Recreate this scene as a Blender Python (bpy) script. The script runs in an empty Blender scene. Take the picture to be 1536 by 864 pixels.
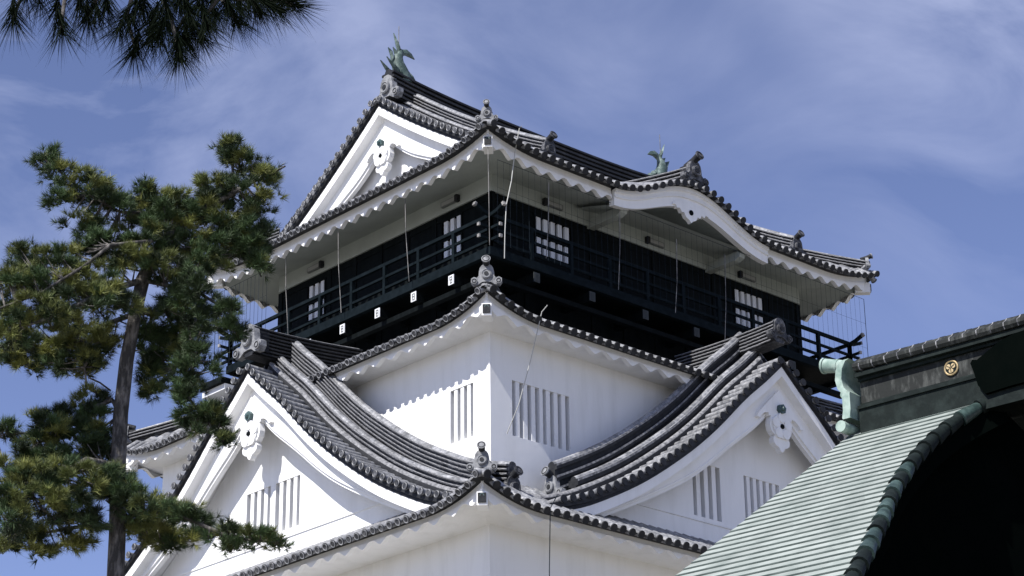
import bpy, math, random
import numpy as np
from mathutils import Vector

random.seed(7)
RNG = np.random.default_rng(11)
S = bpy.context.scene
COL = S.collection
PI = math.pi

# ------------------------------------------------------------------ camera
F_PX, PITCH, ROLL, YAW = 3390.0, math.radians(22.51), math.radians(-0.6587), math.radians(47.7)
CAM = Vector((-39.96, -44.76, 1.6))
FW = Vector((math.cos(PITCH) * math.cos(YAW), math.cos(PITCH) * math.sin(YAW), math.sin(PITCH)))
R0 = Vector((math.sin(YAW), -math.cos(YAW), 0))
U0 = R0.cross(FW)
RT = R0 * math.cos(ROLL) + U0 * math.sin(ROLL)
UP = U0 * math.cos(ROLL) - R0 * math.sin(ROLL)
cam_data = bpy.data.cameras.new('camera')
cam = bpy.data.objects.new('camera', cam_data)
COL.objects.link(cam)
cam_data.sensor_fit = 'HORIZONTAL'
cam_data.sensor_width = 36.0
cam_data.lens = F_PX / 1536 * 36.0
cam_data.clip_start = 0.1
cam_data.clip_end = 6000
from mathutils import Matrix
cam.matrix_world = Matrix(((RT.x, UP.x, -FW.x, CAM.x), (RT.y, UP.y, -FW.y, CAM.y), (RT.z, UP.z, -FW.z, CAM.z), (0, 0, 0, 1)))
S.camera = cam

# ------------------------------------------------------------------ light
SUN_D = Vector((1.0, 0.10, -1.08)).normalized()
SUN_EL = math.asin(-SUN_D.z)
SUN_AZ = math.atan2(-SUN_D.x, -SUN_D.y)
sun_data = bpy.data.lights.new('sun', 'SUN')
sun_data.energy = 4.4
sun_data.angle = math.radians(0.53)
sun_data.color = (1.0, 0.965, 0.91)
sun = bpy.data.objects.new('sun', sun_data)
COL.objects.link(sun)
sun.rotation_euler = SUN_D.to_track_quat('-Z', 'Y').to_euler()
sun.location = (-60, -20, 80)

W = bpy.data.worlds.new('World')
S.world = W
W.use_nodes = True
nt = W.node_tree
nt.nodes.clear()
def wn(t, **k):
    n = nt.nodes.new(t)
    for a, b in k.items():
        setattr(n, a, b)
    return n
out = wn('ShaderNodeOutputWorld')
bg = wn('ShaderNodeBackground')
bg.inputs['Strength'].default_value = 0.100
sky = wn('ShaderNodeTexSky', sky_type='NISHITA', sun_disc=False)
sky.sun_elevation = SUN_EL
sky.sun_rotation = SUN_AZ
sky.altitude = 3000
sky.air_density = 1.0
sky.dust_density = 0.2
sky.ozone_density = 2.5
tc = wn('ShaderNodeTexCoord')
mp = wn('ShaderNodeMapping')
mp.inputs['Rotation'].default_value = (0.25, 0.15, 0.6)
mp.inputs['Location'].default_value = (7.0, 4.0, 0.0)
mp.inputs['Scale'].default_value = (3.0, 5.0, 7.5)
n1 = wn('ShaderNodeTexNoise')
n1.inputs['Scale'].default_value = 1.7
n1.inputs['Detail'].default_value = 7
n1.inputs['Roughness'].default_value = 0.56
n1.inputs['Distortion'].default_value = 0.6
n2 = wn('ShaderNodeTexNoise')
n2.inputs['Scale'].default_value = 4.2
n2.inputs['Detail'].default_value = 3
r1 = wn('ShaderNodeMapRange')
r1.inputs['From Min'].default_value = 0.36
r1.inputs['From Max'].default_value = 0.66
r2 = wn('ShaderNodeMapRange')
r2.inputs['From Min'].default_value = 0.25
r2.inputs['From Max'].default_value = 0.58
mul = wn('ShaderNodeMath', operation='MULTIPLY')
mul2 = wn('ShaderNodeMath', operation='MULTIPLY')
mul2.inputs[1].default_value = 0.66
tint = wn('ShaderNodeMix', data_type='RGBA', blend_type='MULTIPLY')
tint.inputs[0].default_value = 1.0
tint.inputs[7].default_value = (1.17, 0.96, 1.03, 1)
mx = wn('ShaderNodeMix', data_type='RGBA')
mx.inputs[7].default_value = (5.0, 5.4, 7.2, 1)
L = nt.links.new
L(tc.outputs['Generated'], mp.inputs['Vector'])
L(mp.outputs['Vector'], n1.inputs['Vector'])
L(tc.outputs['Generated'], n2.inputs['Vector'])
L(n1.outputs['Fac'], r1.inputs['Value'])
L(n2.outputs['Fac'], r2.inputs['Value'])
L(r1.outputs[0], mul.inputs[0])
L(r2.outputs[0], mul.inputs[1])
sx = wn('ShaderNodeSeparateXYZ')
r3 = wn('ShaderNodeMapRange')
r3.inputs['From Min'].default_value = 0.345
r3.inputs['From Max'].default_value = 0.47
r3.inputs['To Min'].default_value = 0.0
mul3 = wn('ShaderNodeMath', operation='MULTIPLY')
L(tc.outputs['Generated'], sx.inputs[0])
L(sx.outputs['Z'], r3.inputs['Value'])
L(mul.outputs[0], mul3.inputs[0])
L(r3.outputs[0], mul3.inputs[1])
L(mul3.outputs[0], mul2.inputs[0])
L(sky.outputs['Color'], tint.inputs[6])
L(tint.outputs[2], mx.inputs[6])
L(mul2.outputs[0], mx.inputs[0])
L(mx.outputs[2], bg.inputs['Color'])
L(bg.outputs[0], out.inputs[0])

S.view_settings.view_transform = 'Standard'
S.view_settings.look = 'None'
S.view_settings.gamma = 1.0
S.view_settings.exposure = 0.72
S.view_settings.use_curve_mapping = False
S.render.engine = 'CYCLES'
S.cycles.use_denoising = True
S.cycles.max_bounces = 6

# ------------------------------------------------------------------ materials
def mat(name, col, rough=0.7, spec=0.3, noise=None, metallic=0.0, bump=None, attr=None, trans=0.0):
    """noise = (scale, other colour, lo, hi [, detail]); bump = (scale, strength)"""
    m = bpy.data.materials.new(name)
    m.use_nodes = True
    t = m.node_tree
    b = t.nodes['Principled BSDF']
    b.inputs['Base Color'].default_value = (*col, 1)
    b.inputs['Roughness'].default_value = rough
    b.inputs['Specular IOR Level'].default_value = spec
    b.inputs['Metallic'].default_value = metallic
    g = t.nodes.new('ShaderNodeNewGeometry')
    if noise:
        n = t.nodes.new('ShaderNodeTexNoise')
        sc = noise[0]
        if isinstance(sc, tuple):
            q = t.nodes.new('ShaderNodeMapping')
            q.inputs['Scale'].default_value = sc
            t.links.new(g.outputs['Position'], q.inputs['Vector'])
            t.links.new(q.outputs['Vector'], n.inputs['Vector'])
            n.inputs['Scale'].default_value = 1
        else:
            t.links.new(g.outputs['Position'], n.inputs['Vector'])
            n.inputs['Scale'].default_value = sc
        n.inputs['Detail'].default_value = noise[4] if len(noise) > 4 else 4
        n.inputs['Roughness'].default_value = 0.62
        r = t.nodes.new('ShaderNodeMapRange')
        r.inputs['From Min'].default_value = noise[2]
        r.inputs['From Max'].default_value = noise[3]
        x = t.nodes.new('ShaderNodeMix')
        x.data_type = 'RGBA'
        x.inputs[6].default_value = (*col, 1)
        x.inputs[7].default_value = (*noise[1], 1)
        t.links.new(n.outputs['Fac'], r.inputs['Value'])
        t.links.new(r.outputs[0], x.inputs[0])
        t.links.new(x.outputs[2], b.inputs['Base Color'])
    if attr:
        a = t.nodes.new('ShaderNodeAttribute')
        a.attribute_name = attr
        t.links.new(a.outputs['Color'], b.inputs['Base Color'])
    if bump:
        n = t.nodes.new('ShaderNodeTexNoise')
        n.inputs['Scale'].default_value = bump[0]
        n.inputs['Detail'].default_value = 5
        t.links.new(g.outputs['Position'], n.inputs['Vector'])
        u = t.nodes.new('ShaderNodeBump')
        u.inputs['Strength'].default_value = bump[1]
        u.inputs['Distance'].default_value = 0.02
        t.links.new(n.outputs['Fac'], u.inputs['Height'])
        t.links.new(u.outputs['Normal'], b.inputs['Normal'])
    return m

M_WHITE = mat('white_plaster', (0.80, 0.80, 0.80), 0.8, 0.2, noise=((2.2, 2.2, 0.35), (0.66, 0.66, 0.65), 0.48, 0.90, 8), bump=(3.0, 0.25))
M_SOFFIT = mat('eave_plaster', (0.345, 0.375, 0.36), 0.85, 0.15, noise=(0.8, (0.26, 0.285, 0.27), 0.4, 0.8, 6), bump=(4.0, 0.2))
M_TILE = mat('grey_roof_tile', (0.13, 0.135, 0.148), 0.45, 0.4, noise=(9.0, (0.34, 0.34, 0.35), 0.40, 0.72, 9), bump=(14, 0.5))
M_TILE_D = mat('dark_and_shade_tile', (0.016, 0.017, 0.020), 0.6, 0.2, noise=(4.0, (0.035, 0.036, 0.04), 0.45, 0.75, 8), bump=(14, 0.5))  # dark tile; also paints shade into gaps, undersides and shaded faces
M_RIDGE = mat('dark_ridge_tile', (0.034, 0.036, 0.042), 0.55, 0.25, noise=(9.0, (0.17, 0.17, 0.18), 0.44, 0.76, 9), bump=(14, 0.5))
M_MORTAR = mat('pale_tile_mortar', (0.27, 0.27, 0.28), 0.8, 0.2, noise=(9.0, (0.07, 0.072, 0.08), 0.36, 0.66, 9), bump=(12, 0.5))
M_ONI = mat('weathered_end_tile', (0.24, 0.245, 0.258), 0.7, 0.3, noise=(7.0, (0.09, 0.094, 0.104), 0.42, 0.70, 8), bump=(12, 0.6))
M_BLACK = mat('black_stained_wood', (0.0028, 0.0042, 0.0046), 0.7, 0.05, noise=((6, 6, 0.7), (0.006, 0.008, 0.009), 0.4, 0.7, 5), bump=(9, 0.3))
M_RAIL = mat('blue_black_lacquered_wood', (0.0045, 0.0075, 0.0095), 0.7, 0.03, noise=(4, (0.0085, 0.013, 0.0165), 0.4, 0.7, 5))
def vary(m, scale, lo, hi):
    t = m.node_tree; b = t.nodes['Principled BSDF']
    src = b.inputs['Base Color'].links[0].from_socket
    g = t.nodes.new('ShaderNodeNewGeometry'); v = t.nodes.new('ShaderNodeTexVoronoi')
    v.inputs['Scale'].default_value = scale
    r = t.nodes.new('ShaderNodeMapRange'); r.inputs['To Min'].default_value = lo; r.inputs['To Max'].default_value = hi
    sp_ = t.nodes.new('ShaderNodeSeparateColor'); x = t.nodes.new('ShaderNodeVectorMath'); x.operation = 'SCALE'
    t.links.new(g.outputs['Position'], v.inputs['Vector']); t.links.new(v.outputs['Color'], sp_.inputs[0])
    t.links.new(sp_.outputs[0], r.inputs['Value']); t.links.new(src, x.inputs[0]); t.links.new(r.outputs[0], x.inputs['Scale'])
    t.links.new(x.outputs[0], b.inputs['Base Color'])
M_SLOT = mat('shade_painted_window_back', (0.075, 0.08, 0.095), 0.8, 0.2)  # dark back of the slits, recess shade put into the colour
M_PAPER = mat('white_window_bar', (0.62, 0.63, 0.65), 0.7, 0.2, noise=(3, (0.6, 0.61, 0.63), 0.4, 0.7))
M_COPPER = mat('verdigris_copper', (0.29, 0.318, 0.298), 0.75, 0.2, noise=((0.9, 3, 3), (0.195, 0.225, 0.208), 0.42, 0.72, 9), bump=(8, 0.25))
M_COPPER_L = mat('pale_verdigris_copper', (0.32, 0.40, 0.36), 0.75, 0.15, noise=(5, (0.13, 0.20, 0.175), 0.42, 0.7, 8), bump=(10, 0.3))
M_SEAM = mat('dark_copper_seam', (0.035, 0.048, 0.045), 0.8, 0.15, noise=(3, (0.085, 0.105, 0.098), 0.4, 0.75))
M_COPPER_D = mat('blackened_copper', (0.008, 0.012, 0.0115), 0.7, 0.1, noise=(5, (0.019, 0.027, 0.0255), 0.45, 0.75, 8), bump=(9, 0.4))
M_COPPER_B = mat('brown_patched_copper', (0.018, 0.020, 0.0195), 0.7, 0.15, noise=((9, 9, 3), (0.085, 0.09, 0.086), 0.50, 0.74, 9), bump=(9, 0.4))
M_VERGE = mat('mid_green_copper', (0.018, 0.034, 0.031), 0.5, 0.3, noise=(5, (0.075, 0.12, 0.11), 0.42, 0.75, 8), bump=(9, 0.3))
M_DARKWOOD = mat('shade_painted_gable_wood', (0.0016, 0.0026, 0.0023), 0.9, 0.0, noise=(3, (0.0022, 0.0032, 0.0028), 0.4, 0.7))  # near-black colour carries the shade of the hall's gable end
M_GOLD = mat('gilt_metal', (0.52, 0.40, 0.22), 0.45, 0.5, metallic=0.4, noise=(20, (0.30, 0.23, 0.13), 0.45, 0.7))
M_STATUE = mat('bronze_green_patina', (0.045, 0.072, 0.066), 0.6, 0.3, noise=(5, (0.20, 0.26, 0.24), 0.45, 0.72, 7), bump=(14, 0.5))
M_ORNAMENT = mat('green_metal_boss', (0.045, 0.080, 0.082), 0.5, 0.3, noise=(12, (0.10, 0.15, 0.148), 0.45, 0.7))
M_ROPE = mat('pale_weathered_rope', (0.42, 0.42, 0.40), 0.8, 0.2)
M_CABLE = mat('dull_metal_cable', (0.26, 0.25, 0.24), 0.6, 0.3, noise=((1, 1, 3), (0.10, 0.10, 0.10), 0.45, 0.6))
M_NET = mat('dark_net_cord', (0.02, 0.028, 0.038), 0.8, 0.05)
M_LAMP = mat('grey_lamp_housing', (0.16, 0.17, 0.17), 0.5, 0.4)
M_LAMPD = mat('faded_dark_paint', (0.035, 0.04, 0.042), 0.7, 0.2)
M_FRIEZE = mat('greyed_frieze_plaster', (0.52, 0.53, 0.53), 0.85, 0.15, noise=(1.2, (0.40, 0.41, 0.41), 0.4, 0.8, 6))
M_LENS = mat('frosted_lamp_glass', (0.30, 0.31, 0.31), 0.3, 0.5)
for m_, sc_ in ((M_TILE, 3.3), (M_RIDGE, 3.0), (M_COPPER, 2.1)): vary(m_, sc_, 0.62 if m_ is not M_COPPER else 0.86, 1.30 if m_ is not M_COPPER else 1.08)
M_STONE = mat('castle_stone', (0.26, 0.25, 0.23), 0.85, 0.2, noise=(1.4, (0.13, 0.13, 0.12), 0.42, 0.62, 8), bump=(2.0, 1.0))
M_GROUND = mat('park_ground', (0.275, 0.255, 0.225), 0.9, 0.1, noise=(0.08, (0.18, 0.175, 0.135), 0.42, 0.62, 8), bump=(8, 0.5))
M_BARK = mat('pine_bark', (0.052, 0.049, 0.047), 0.9, 0.1, noise=((14, 14, 4), (0.20, 0.185, 0.175), 0.45, 0.68, 8), bump=(22, 1.0))
M_NEEDLE = mat('pine_needles', (0.05, 0.08, 0.03), 0.55, 0.3, attr='col')
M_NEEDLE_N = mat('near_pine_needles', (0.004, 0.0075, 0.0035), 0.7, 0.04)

# ------------------------------------------------------------------ builders
class MB:
    def __init__(s):
        s.v = []; s.f = []; s.m = []
    def add(s, vs, fs, m=0):
        o = len(s.v)
        s.v.extend([tuple(p) for p in vs])
        for i, f in enumerate(fs):
            s.f.append(tuple(o + k for k in f))
            s.m.append(m[i] if isinstance(m, (list, tuple)) else m)
    def box(s, a, b, m=0):
        x0, x1 = sorted((a[0], b[0])); y0, y1 = sorted((a[1], b[1])); z0, z1 = sorted((a[2], b[2]))
        s.add([(x0,y0,z0),(x1,y0,z0),(x1,y1,z0),(x0,y1,z0),(x0,y0,z1),(x1,y0,z1),(x1,y1,z1),(x0,y1,z1)],
              [(0,3,2,1),(4,5,6,7),(0,1,5,4),(1,2,6,5),(2,3,7,6),(3,0,4,7)], m)
    def obox(s, c, ax, ay, az, m=0):
        c = Vector(c); ax = Vector(ax); ay = Vector(ay); az = Vector(az)
        p = [c + ax*i + ay*j + az*k for k in (-1,1) for j in (-1,1) for i in (-1,1)]
        s.add(p, [(0,2,3,1),(4,5,7,6),(0,1,5,4),(1,3,7,5),(3,2,6,7),(2,0,4,6)], m)
    def bar(s, a, b, w, h, m=0):
        """square bar from a to b, w wide, h high"""
        a = Vector(a); b = Vector(b); d = (b - a); ln = d.length; d.normalize()
        sd = d.cross(Vector((0,0,1)))
        if sd.length < 1e-4: sd = Vector((1,0,0))
        sd.normalize(); up = sd.cross(d)
        s.obox((a+b)/2, d*ln/2, sd*w/2, up*h/2, m)
    def tube(s, pts, r, n=8, m=0, caps=True):
        pts = [Vector(p) for p in pts]
        rs = r if isinstance(r, (list, tuple)) else [r]*len(pts)
        o = len(s.v); prev = None
        for i, p in enumerate(pts):
            t = (pts[min(i+1, len(pts)-1)] - pts[max(i-1, 0)]).normalized()
            if prev is None:
                a = t.cross(Vector((0,0,1)))
                if a.length < 1e-3: a = t.cross(Vector((1,0,0)))
            else:
                a = prev - t * prev.dot(t)
            a.normalize(); prev = a
            b = t.cross(a)
            for k in range(n):
                q = 2*PI*k/n
                s.v.append(tuple(p + (a*math.cos(q) + b*math.sin(q))*rs[i]))
        for i in range(len(pts)-1):
            for k in range(n):
                k2 = (k+1) % n
                s.f.append((o+i*n+k, o+i*n+k2, o+(i+1)*n+k2, o+(i+1)*n+k)); s.m.append(m)
        if caps:
            s.f.append(tuple(o+k for k in reversed(range(n)))); s.m.append(m)
            e = o+(len(pts)-1)*n
            s.f.append(tuple(e+k for k in range(n))); s.m.append(m)
    def sweep(s, path, side, prof, mats, closed=True, caps=True):
        """prof = list of (sideways, up); mats per segment"""
        side = Vector(side); n = len(prof); o = len(s.v)
        for p in path:
            p = Vector(p)
            for a, b in prof:
                s.v.append(tuple(p + side*a + Vector((0,0,b))))
        seg = n if closed else n-1
        for i in range(len(path)-1):
            for k in range(seg):
                k2 = (k+1) % n
                s.f.append((o+i*n+k, o+(i+1)*n+k, o+(i+1)*n+k2, o+i*n+k2))
                s.m.append(mats[k % len(mats)] if isinstance(mats, (list, tuple)) else mats)
        if caps and closed:
            mm = mats[0] if isinstance(mats, (list, tuple)) else mats
            s.f.append(tuple(o+k for k in range(n))); s.m.append(mm)
            e = o+(len(path)-1)*n
            s.f.append(tuple(e+k for k in reversed(range(n)))); s.m.append(mm)
    def prism(s, outline, fr, w0, w1, m=0):
        """outline of (u, v) extruded from depth w0 to w1; fr maps (u, w, v) to a point"""
        n = len(outline)
        vs = [fr(u, w0, v) for u, v in outline] + [fr(u, w1, v) for u, v in outline]
        fs = [tuple(range(n)), tuple(reversed(range(n, 2*n)))]
        fs += [(i, n+i, n+(i+1) % n, (i+1) % n) for i in range(n)]
        s.add(vs, fs, m)
    def disc(s, c, nrm, r, t, n=14, m=0):
        c = Vector(c); nrm = Vector(nrm).normalized()
        s.tube([c, c + nrm*t], r, n, m)
    def ring(s, c, nrm, r, rr, n=16, m=0):
        c = Vector(c); nrm = Vector(nrm).normalized()
        a = nrm.cross(Vector((0,0,1)))
        if a.length < 1e-3: a = Vector((1,0,0))
        a.normalize(); b = nrm.cross(a)
        pts = [c + (a*math.cos(2*PI*k/n) + b*math.sin(2*PI*k/n))*r for k in range(n+1)]
        s.tube(pts, rr, 5, m, caps=False)
    def build(s, name, mats, parent=None, smooth=False):
        me = bpy.data.meshes.new(name)
        me.from_pydata(s.v, [], s.f)
        for mm in (mats if isinstance(mats, (list, tuple)) else [mats]):
            me.materials.append(mm)
        me.polygons.foreach_set('material_index', s.m)
        me.update()
        import bmesh
        bm = bmesh.new(); bm.from_mesh(me)
        bmesh.ops.delete(bm, geom=[v_ for v_ in bm.verts if not v_.link_faces], context='VERTS')
        bmesh.ops.recalc_face_normals(bm, faces=bm.faces)
        bm.to_mesh(me); bm.free()
        if smooth:
            me.polygons.foreach_set('use_smooth', [True]*len(me.polygons))
            try: me.set_sharp_from_angle(angle=math.radians(smooth if smooth > 1 else 40))
            except Exception: pass
        o = bpy.data.objects.new(name, me)
        COL.objects.link(o)
        if parent is not None:
            o.parent = parent
            bpy.context.view_layer.update()
            o.matrix_parent_inverse = parent.matrix_world.inverted()
        return o

def tag(o, label=None, cat=None, group=None, kind=None):
    if label: o['label'] = label
    if cat: o['category'] = cat
    if group: o['group'] = group
    if kind: o['kind'] = kind
    return o

def empty(name, loc, label=None, cat=None, group=None):
    o = bpy.data.objects.new(name, None)
    o.location = loc; o.empty_display_size = 0.5
    COL.objects.link(o)
    bpy.context.view_layer.update()
    return tag(o, label, cat, group)

def interp(tab, x):
    if x <= tab[0][0]: return tab[0][1]
    n = len(tab)
    for i in range(n-1):
        if x <= tab[i+1][0]:
            x0, y0 = tab[i]; x1, y1 = tab[i+1]
            def sl(k):
                if k <= 0: return (tab[1][1]-tab[0][1])/(tab[1][0]-tab[0][0])
                if k >= n-1: return (tab[-1][1]-tab[-2][1])/(tab[-1][0]-tab[-2][0])
                return (tab[k+1][1]-tab[k-1][1])/(tab[k+1][0]-tab[k-1][0])
            h = x1-x0; t = (x-x0)/h
            m0, m1 = sl(i)*h, sl(i+1)*h
            return (2*t**3-3*t*t+1)*y0+(t**3-2*t*t+t)*m0+(-2*t**3+3*t*t)*y1+(t**3-t*t)*m1
    x0, y0 = tab[-2]; x1, y1 = tab[-1]
    return y1 + (x-x1)*(y1-y0)/(x1-x0)

def frange(a, b, step):
    n = max(1, int(round((b-a)/step)))
    return [a + (b-a)*i/n for i in range(n+1)]

PITCH_T = 0.325
BR = 0.088

# ------------------------------------------------------------------ ground
g = MB()
N = 48
vs = [(0,0,0)]; fs = []
rad = [30, 90, 300, 1000, 3000]
for ri, r_ in enumerate(rad):
    for k in range(N):
        q = 2*PI*k/N
        vs.append((r_*math.cos(q), r_*math.sin(q), 0))
for k in range(N):
    fs.append((0, 1+k, 1+(k+1) % N))
    for ri in range(len(rad)-1):
        a = 1+ri*N; b = 1+(ri+1)*N
        fs.append((a+k, b+k, b+(k+1) % N, a+(k+1) % N))
g.add(vs, fs)
tag(g.build('ground', M_GROUND), 'pale park ground around the foot of the castle', kind='structure')

# ------------------------------------------------------------------ castle
keep = empty('castle_keep', (6.7, 5.1, 0), 'white three-tiered Japanese castle keep with black top storey and grey tiled gables', 'castle')

# --- generic hip-roof side helpers: point at (s along the eave, d inward from the tile edge)
class Rect:
    def __init__(s, x0, y0, x1, y1): s.x0, s.y0, s.x1, s.y1 = x0, y0, x1, y1
    def span(s, side): return (s.y0, s.y1) if side in 'LB' else (s.x0, s.x1)
    def P(s, side, t, d):
        return {'L': (s.x0+d, t), 'F': (t, s.y0+d), 'B': (s.x1-d, t), 'K': (t, s.y1-d)}[side]
    def out(s, side):
        return {'L': Vector((-1,0,0)), 'F': Vector((0,-1,0)), 'B': Vector((1,0,0)), 'K': Vector((0,1,0))}[side]
    def along(s, side):
        return Vector((0,1,0)) if side in 'LB' else Vector((1,0,0))

class Roof:
    def __init__(s, rect, zE, prof, D, lift, llen, hump=None):
        s.r, s.zE, s.prof, s.D, s.lift, s.llen, s.hump = rect, zE, prof, D, lift, llen, hump
    def z(s, side, t, d):
        a, b = s.r.span(side)
        c = max(0.0, min(t-a, b-t) - max(d, 0))
        u = s.lift*max(0.0, 1-c/s.llen)**2*max(0.0, 1-max(d,0)/s.D)
        h = s.hump(t, max(d,0)) if (s.hump and side == 'F') else 0.0
        return s.zE + s.prof(d) + u + h
    def dmax(s, side, t):
        a, b = s.r.span(side)
        return max(0.0, min(s.D, t-a, b-t))
    def pt(s, side, t, d, up=0.0):
        x, y = s.r.P(side, t, d)
        return Vector((x, y, s.z(side, t, d)+up))

def roof_tiles(mb, R, sides, dlim=None, dstep=0.45, m=0, edge=True, barrel_ext=0.17, lip=0.05):
    """barrel-and-pan tiled slopes with round eave-end tiles; material m tile, m+1 dark edge"""
    for side in sides:
        a, b = R.r.span(side)
        n = int((b-a)/PITCH_T)
        off = ((b-a) - n*PITCH_T)/2
        cs = [a+off+PITCH_T*k for k in range(n+1)]
        # columns: pan edges and barrel arcs
        cols = []
        for c in cs:
            for q in (-90, -50, 0, 50, 90):
                dx = BR*math.sin(math.radians(q)); dz = BR*math.cos(math.radians(q))
                cols.append((c+dx, dz))
            cols.append((c+PITCH_T/2, -0.02))
        cols = [(min(max(t,a+1e-3),b-1e-3), h) for t, h in cols]
        cols.sort(key=lambda q: q[0])
        dm = dlim(side) if dlim else None
        rows = None
        grid = []
        nd = max(2, int(math.ceil(R.D/dstep)))
        for t, h in cols:
            D = dm(t) if dm else R.dmax(side, t)
            grid.append([R.pt(side, t, D*i/nd, h) for i in range(nd+1)])
        vs = [p for cgrid in grid for p in cgrid]
        w = nd+1
        fs = [(i*w+j, (i+1)*w+j, (i+1)*w+j+1, i*w+j+1) for i in range(len(grid)-1) for j in range(nd)]
        mb.add(vs, fs, m)
        if edge:
            o = R.r.out(side)
            # hanging lip below the pans and underside back to the eave board, painted shade-dark
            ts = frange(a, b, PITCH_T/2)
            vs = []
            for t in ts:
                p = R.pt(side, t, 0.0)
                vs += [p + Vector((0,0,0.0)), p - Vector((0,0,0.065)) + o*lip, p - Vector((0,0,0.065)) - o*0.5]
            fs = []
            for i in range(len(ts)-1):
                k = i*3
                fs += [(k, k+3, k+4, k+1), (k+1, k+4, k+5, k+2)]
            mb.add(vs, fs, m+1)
            for c in cs:
                p0 = R.pt(side, c, 0.35); p1 = R.pt(side, c, 0.0); dd = (p1-p0).normalized()
                e = p1 + dd*barrel_ext
                jit = random.uniform(-0.012, 0.012)
                mb.tube([p0 + Vector((0,0,0.0)), e + Vector((0,0,jit))], BR*1.06, 10, m)
                mb.disc(e + Vector((0,0,jit)), dd, BR*1.2, 0.035, 12, m+1 if side == 'F' else m+2)  # end discs darker on the front side, its shade put into colour
                if side != 'F': mb.ring(e + Vector((0,0,jit)) + dd*0.034, dd, BR*0.95, 0.014, 12, m)

def eave_board(mb, R, sides, inset, z_tip, liftk, top_drop=0.065, wave=0.62, amp=0.07, skip=None, m=0):
    """white eave boards: plain upper band, proud scalloped lower band"""
    r2 = Rect(R.r.x0+inset, R.r.y0+inset, R.r.x1-inset, R.r.y1-inset)
    for side in sides:
        a, b = r2.span(side); o = r2.out(side)
        nw = max(1, round((b-a)/wave)); per = 8
        ts = [a + (b-a)*i/(nw*per) for i in range(nw*per+1)]
        def zlift(t):
            c = min(t-a, b-t)
            return R.lift*max(0.0, 1-max(0,c)/R.llen)**2
        F0, F1, B0, B1, U0_, U1_ = [], [], [], [], [], []
        for i, t in enumerate(ts):
            x, y = r2.P(side, t, 0.0)
            ph = (i % per)/per
            sc = amp*(1 - abs(math.sin(PI*ph))**0.75)           # cusps up, round lobes down
            sc = amp*(0.5+0.5*math.cos(2*PI*ph))**0.8
            zt = z_tip + zlift(t)*liftk
            ztop = R.zE + zlift(t) - top_drop
            zm = zt + (ztop-zt)*0.52
            p = Vector((x, y, 0))
            F0.append(p + Vector((0,0,zt+sc))); F1.append(p + Vector((0,0,zm)))
            B0.append(p - o*0.15 + Vector((0,0,zt+sc+0.01)))
            U0_.append(p - o*0.045 + Vector((0,0,zm))); U1_.append(p - o*0.045 + Vector((0,0,ztop)))
        n = len(ts)
        vs = F0+F1+B0+U0_+U1_
        fs = []
        for i in range(n-1):
            if skip and side == 'F' and skip[0] < ts[i] < skip[1]: continue
            fs += [(i, i+1, n+i+1, n+i), (2*n+i, 2*n+i+1, i+1, i), (n+i, n+i+1, 3*n+i+1, 3*n+i), (3*n+i, 3*n+i+1, 4*n+i+1, 4*n+i)]
        mb.add(vs, fs, m)

def soffit(mb, R, sides, inset, z_out, z_in, d_in, liftk, m=0, skip=None):
    """plastered underside from the eave board back to the wall"""
    for side in sides:
        a, b = R.r.span(side)
        n = 60; nd = 5
        g_ = []
        for i in range(n+1):
            col = []
            for j in range(nd+1):
                d = inset + 0.1 + (d_in-inset-0.1)*j/nd
                t = (a+d) + (b-a-2*d)*i/n
                c = min(t-a-d, b-t-d)
                k = 1-j/nd
                u = R.lift*max(0, 1-c/R.llen)**2*liftk*k
                x, y = R.r.P(side, t, d)
                zz = z_in + (z_out-z_in)*k + u
                col.append((x, y, zz))
            g_.append(col)
        w = nd+1
        mb.add([p for c_ in g_ for p in c_], [(i*w+j, i*w+j+1, (i+1)*w+j+1, (i+1)*w+j) for i in range(n) for j in range(nd)], m)

def ridge_profile(w, h, layers, top=0.10):
    """stacked flat tiles with pale mortar between and a round cap; returns profile, mats (0 tile, 1 mortar)"""
    left, mats = [(w/2+0.03, 0.0)], []
    dz = h/layers
    for i in range(layers):
        z0 = i*dz
        left += [(w/2-0.03, z0+0.002), (w/2-0.03, z0+dz*0.52), (w/2+0.05, z0+dz*0.52+0.002), (w/2+0.05, z0+dz*0.80), (w/2+0.045, z0+dz*0.99)]
        mats += [0, 0, 0, 0, 1]
    mats += [0]
    cap = [(top*math.cos(q)*1.25, h + top*math.sin(q)) for q in [math.radians(x) for x in (0, 40, 75, 105, 140, 180)]]
    prof = left + cap + [(-a, b) for a, b in reversed(left)]
    mm = []
    for i in range(len(prof)):
        j = (i+1) % len(prof)
        n = len(left)
        if n-1 <= i <= n+len(cap)-2: mm.append(2)
        elif i < n-1: mm.append(mats[i])
        elif i < len(prof)-1: mm.append(mats[len(prof)-2-i] if 0 <= len(prof)-2-i < len(mats) else 0)
        else: mm.append(0)
    return prof, mm

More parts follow.
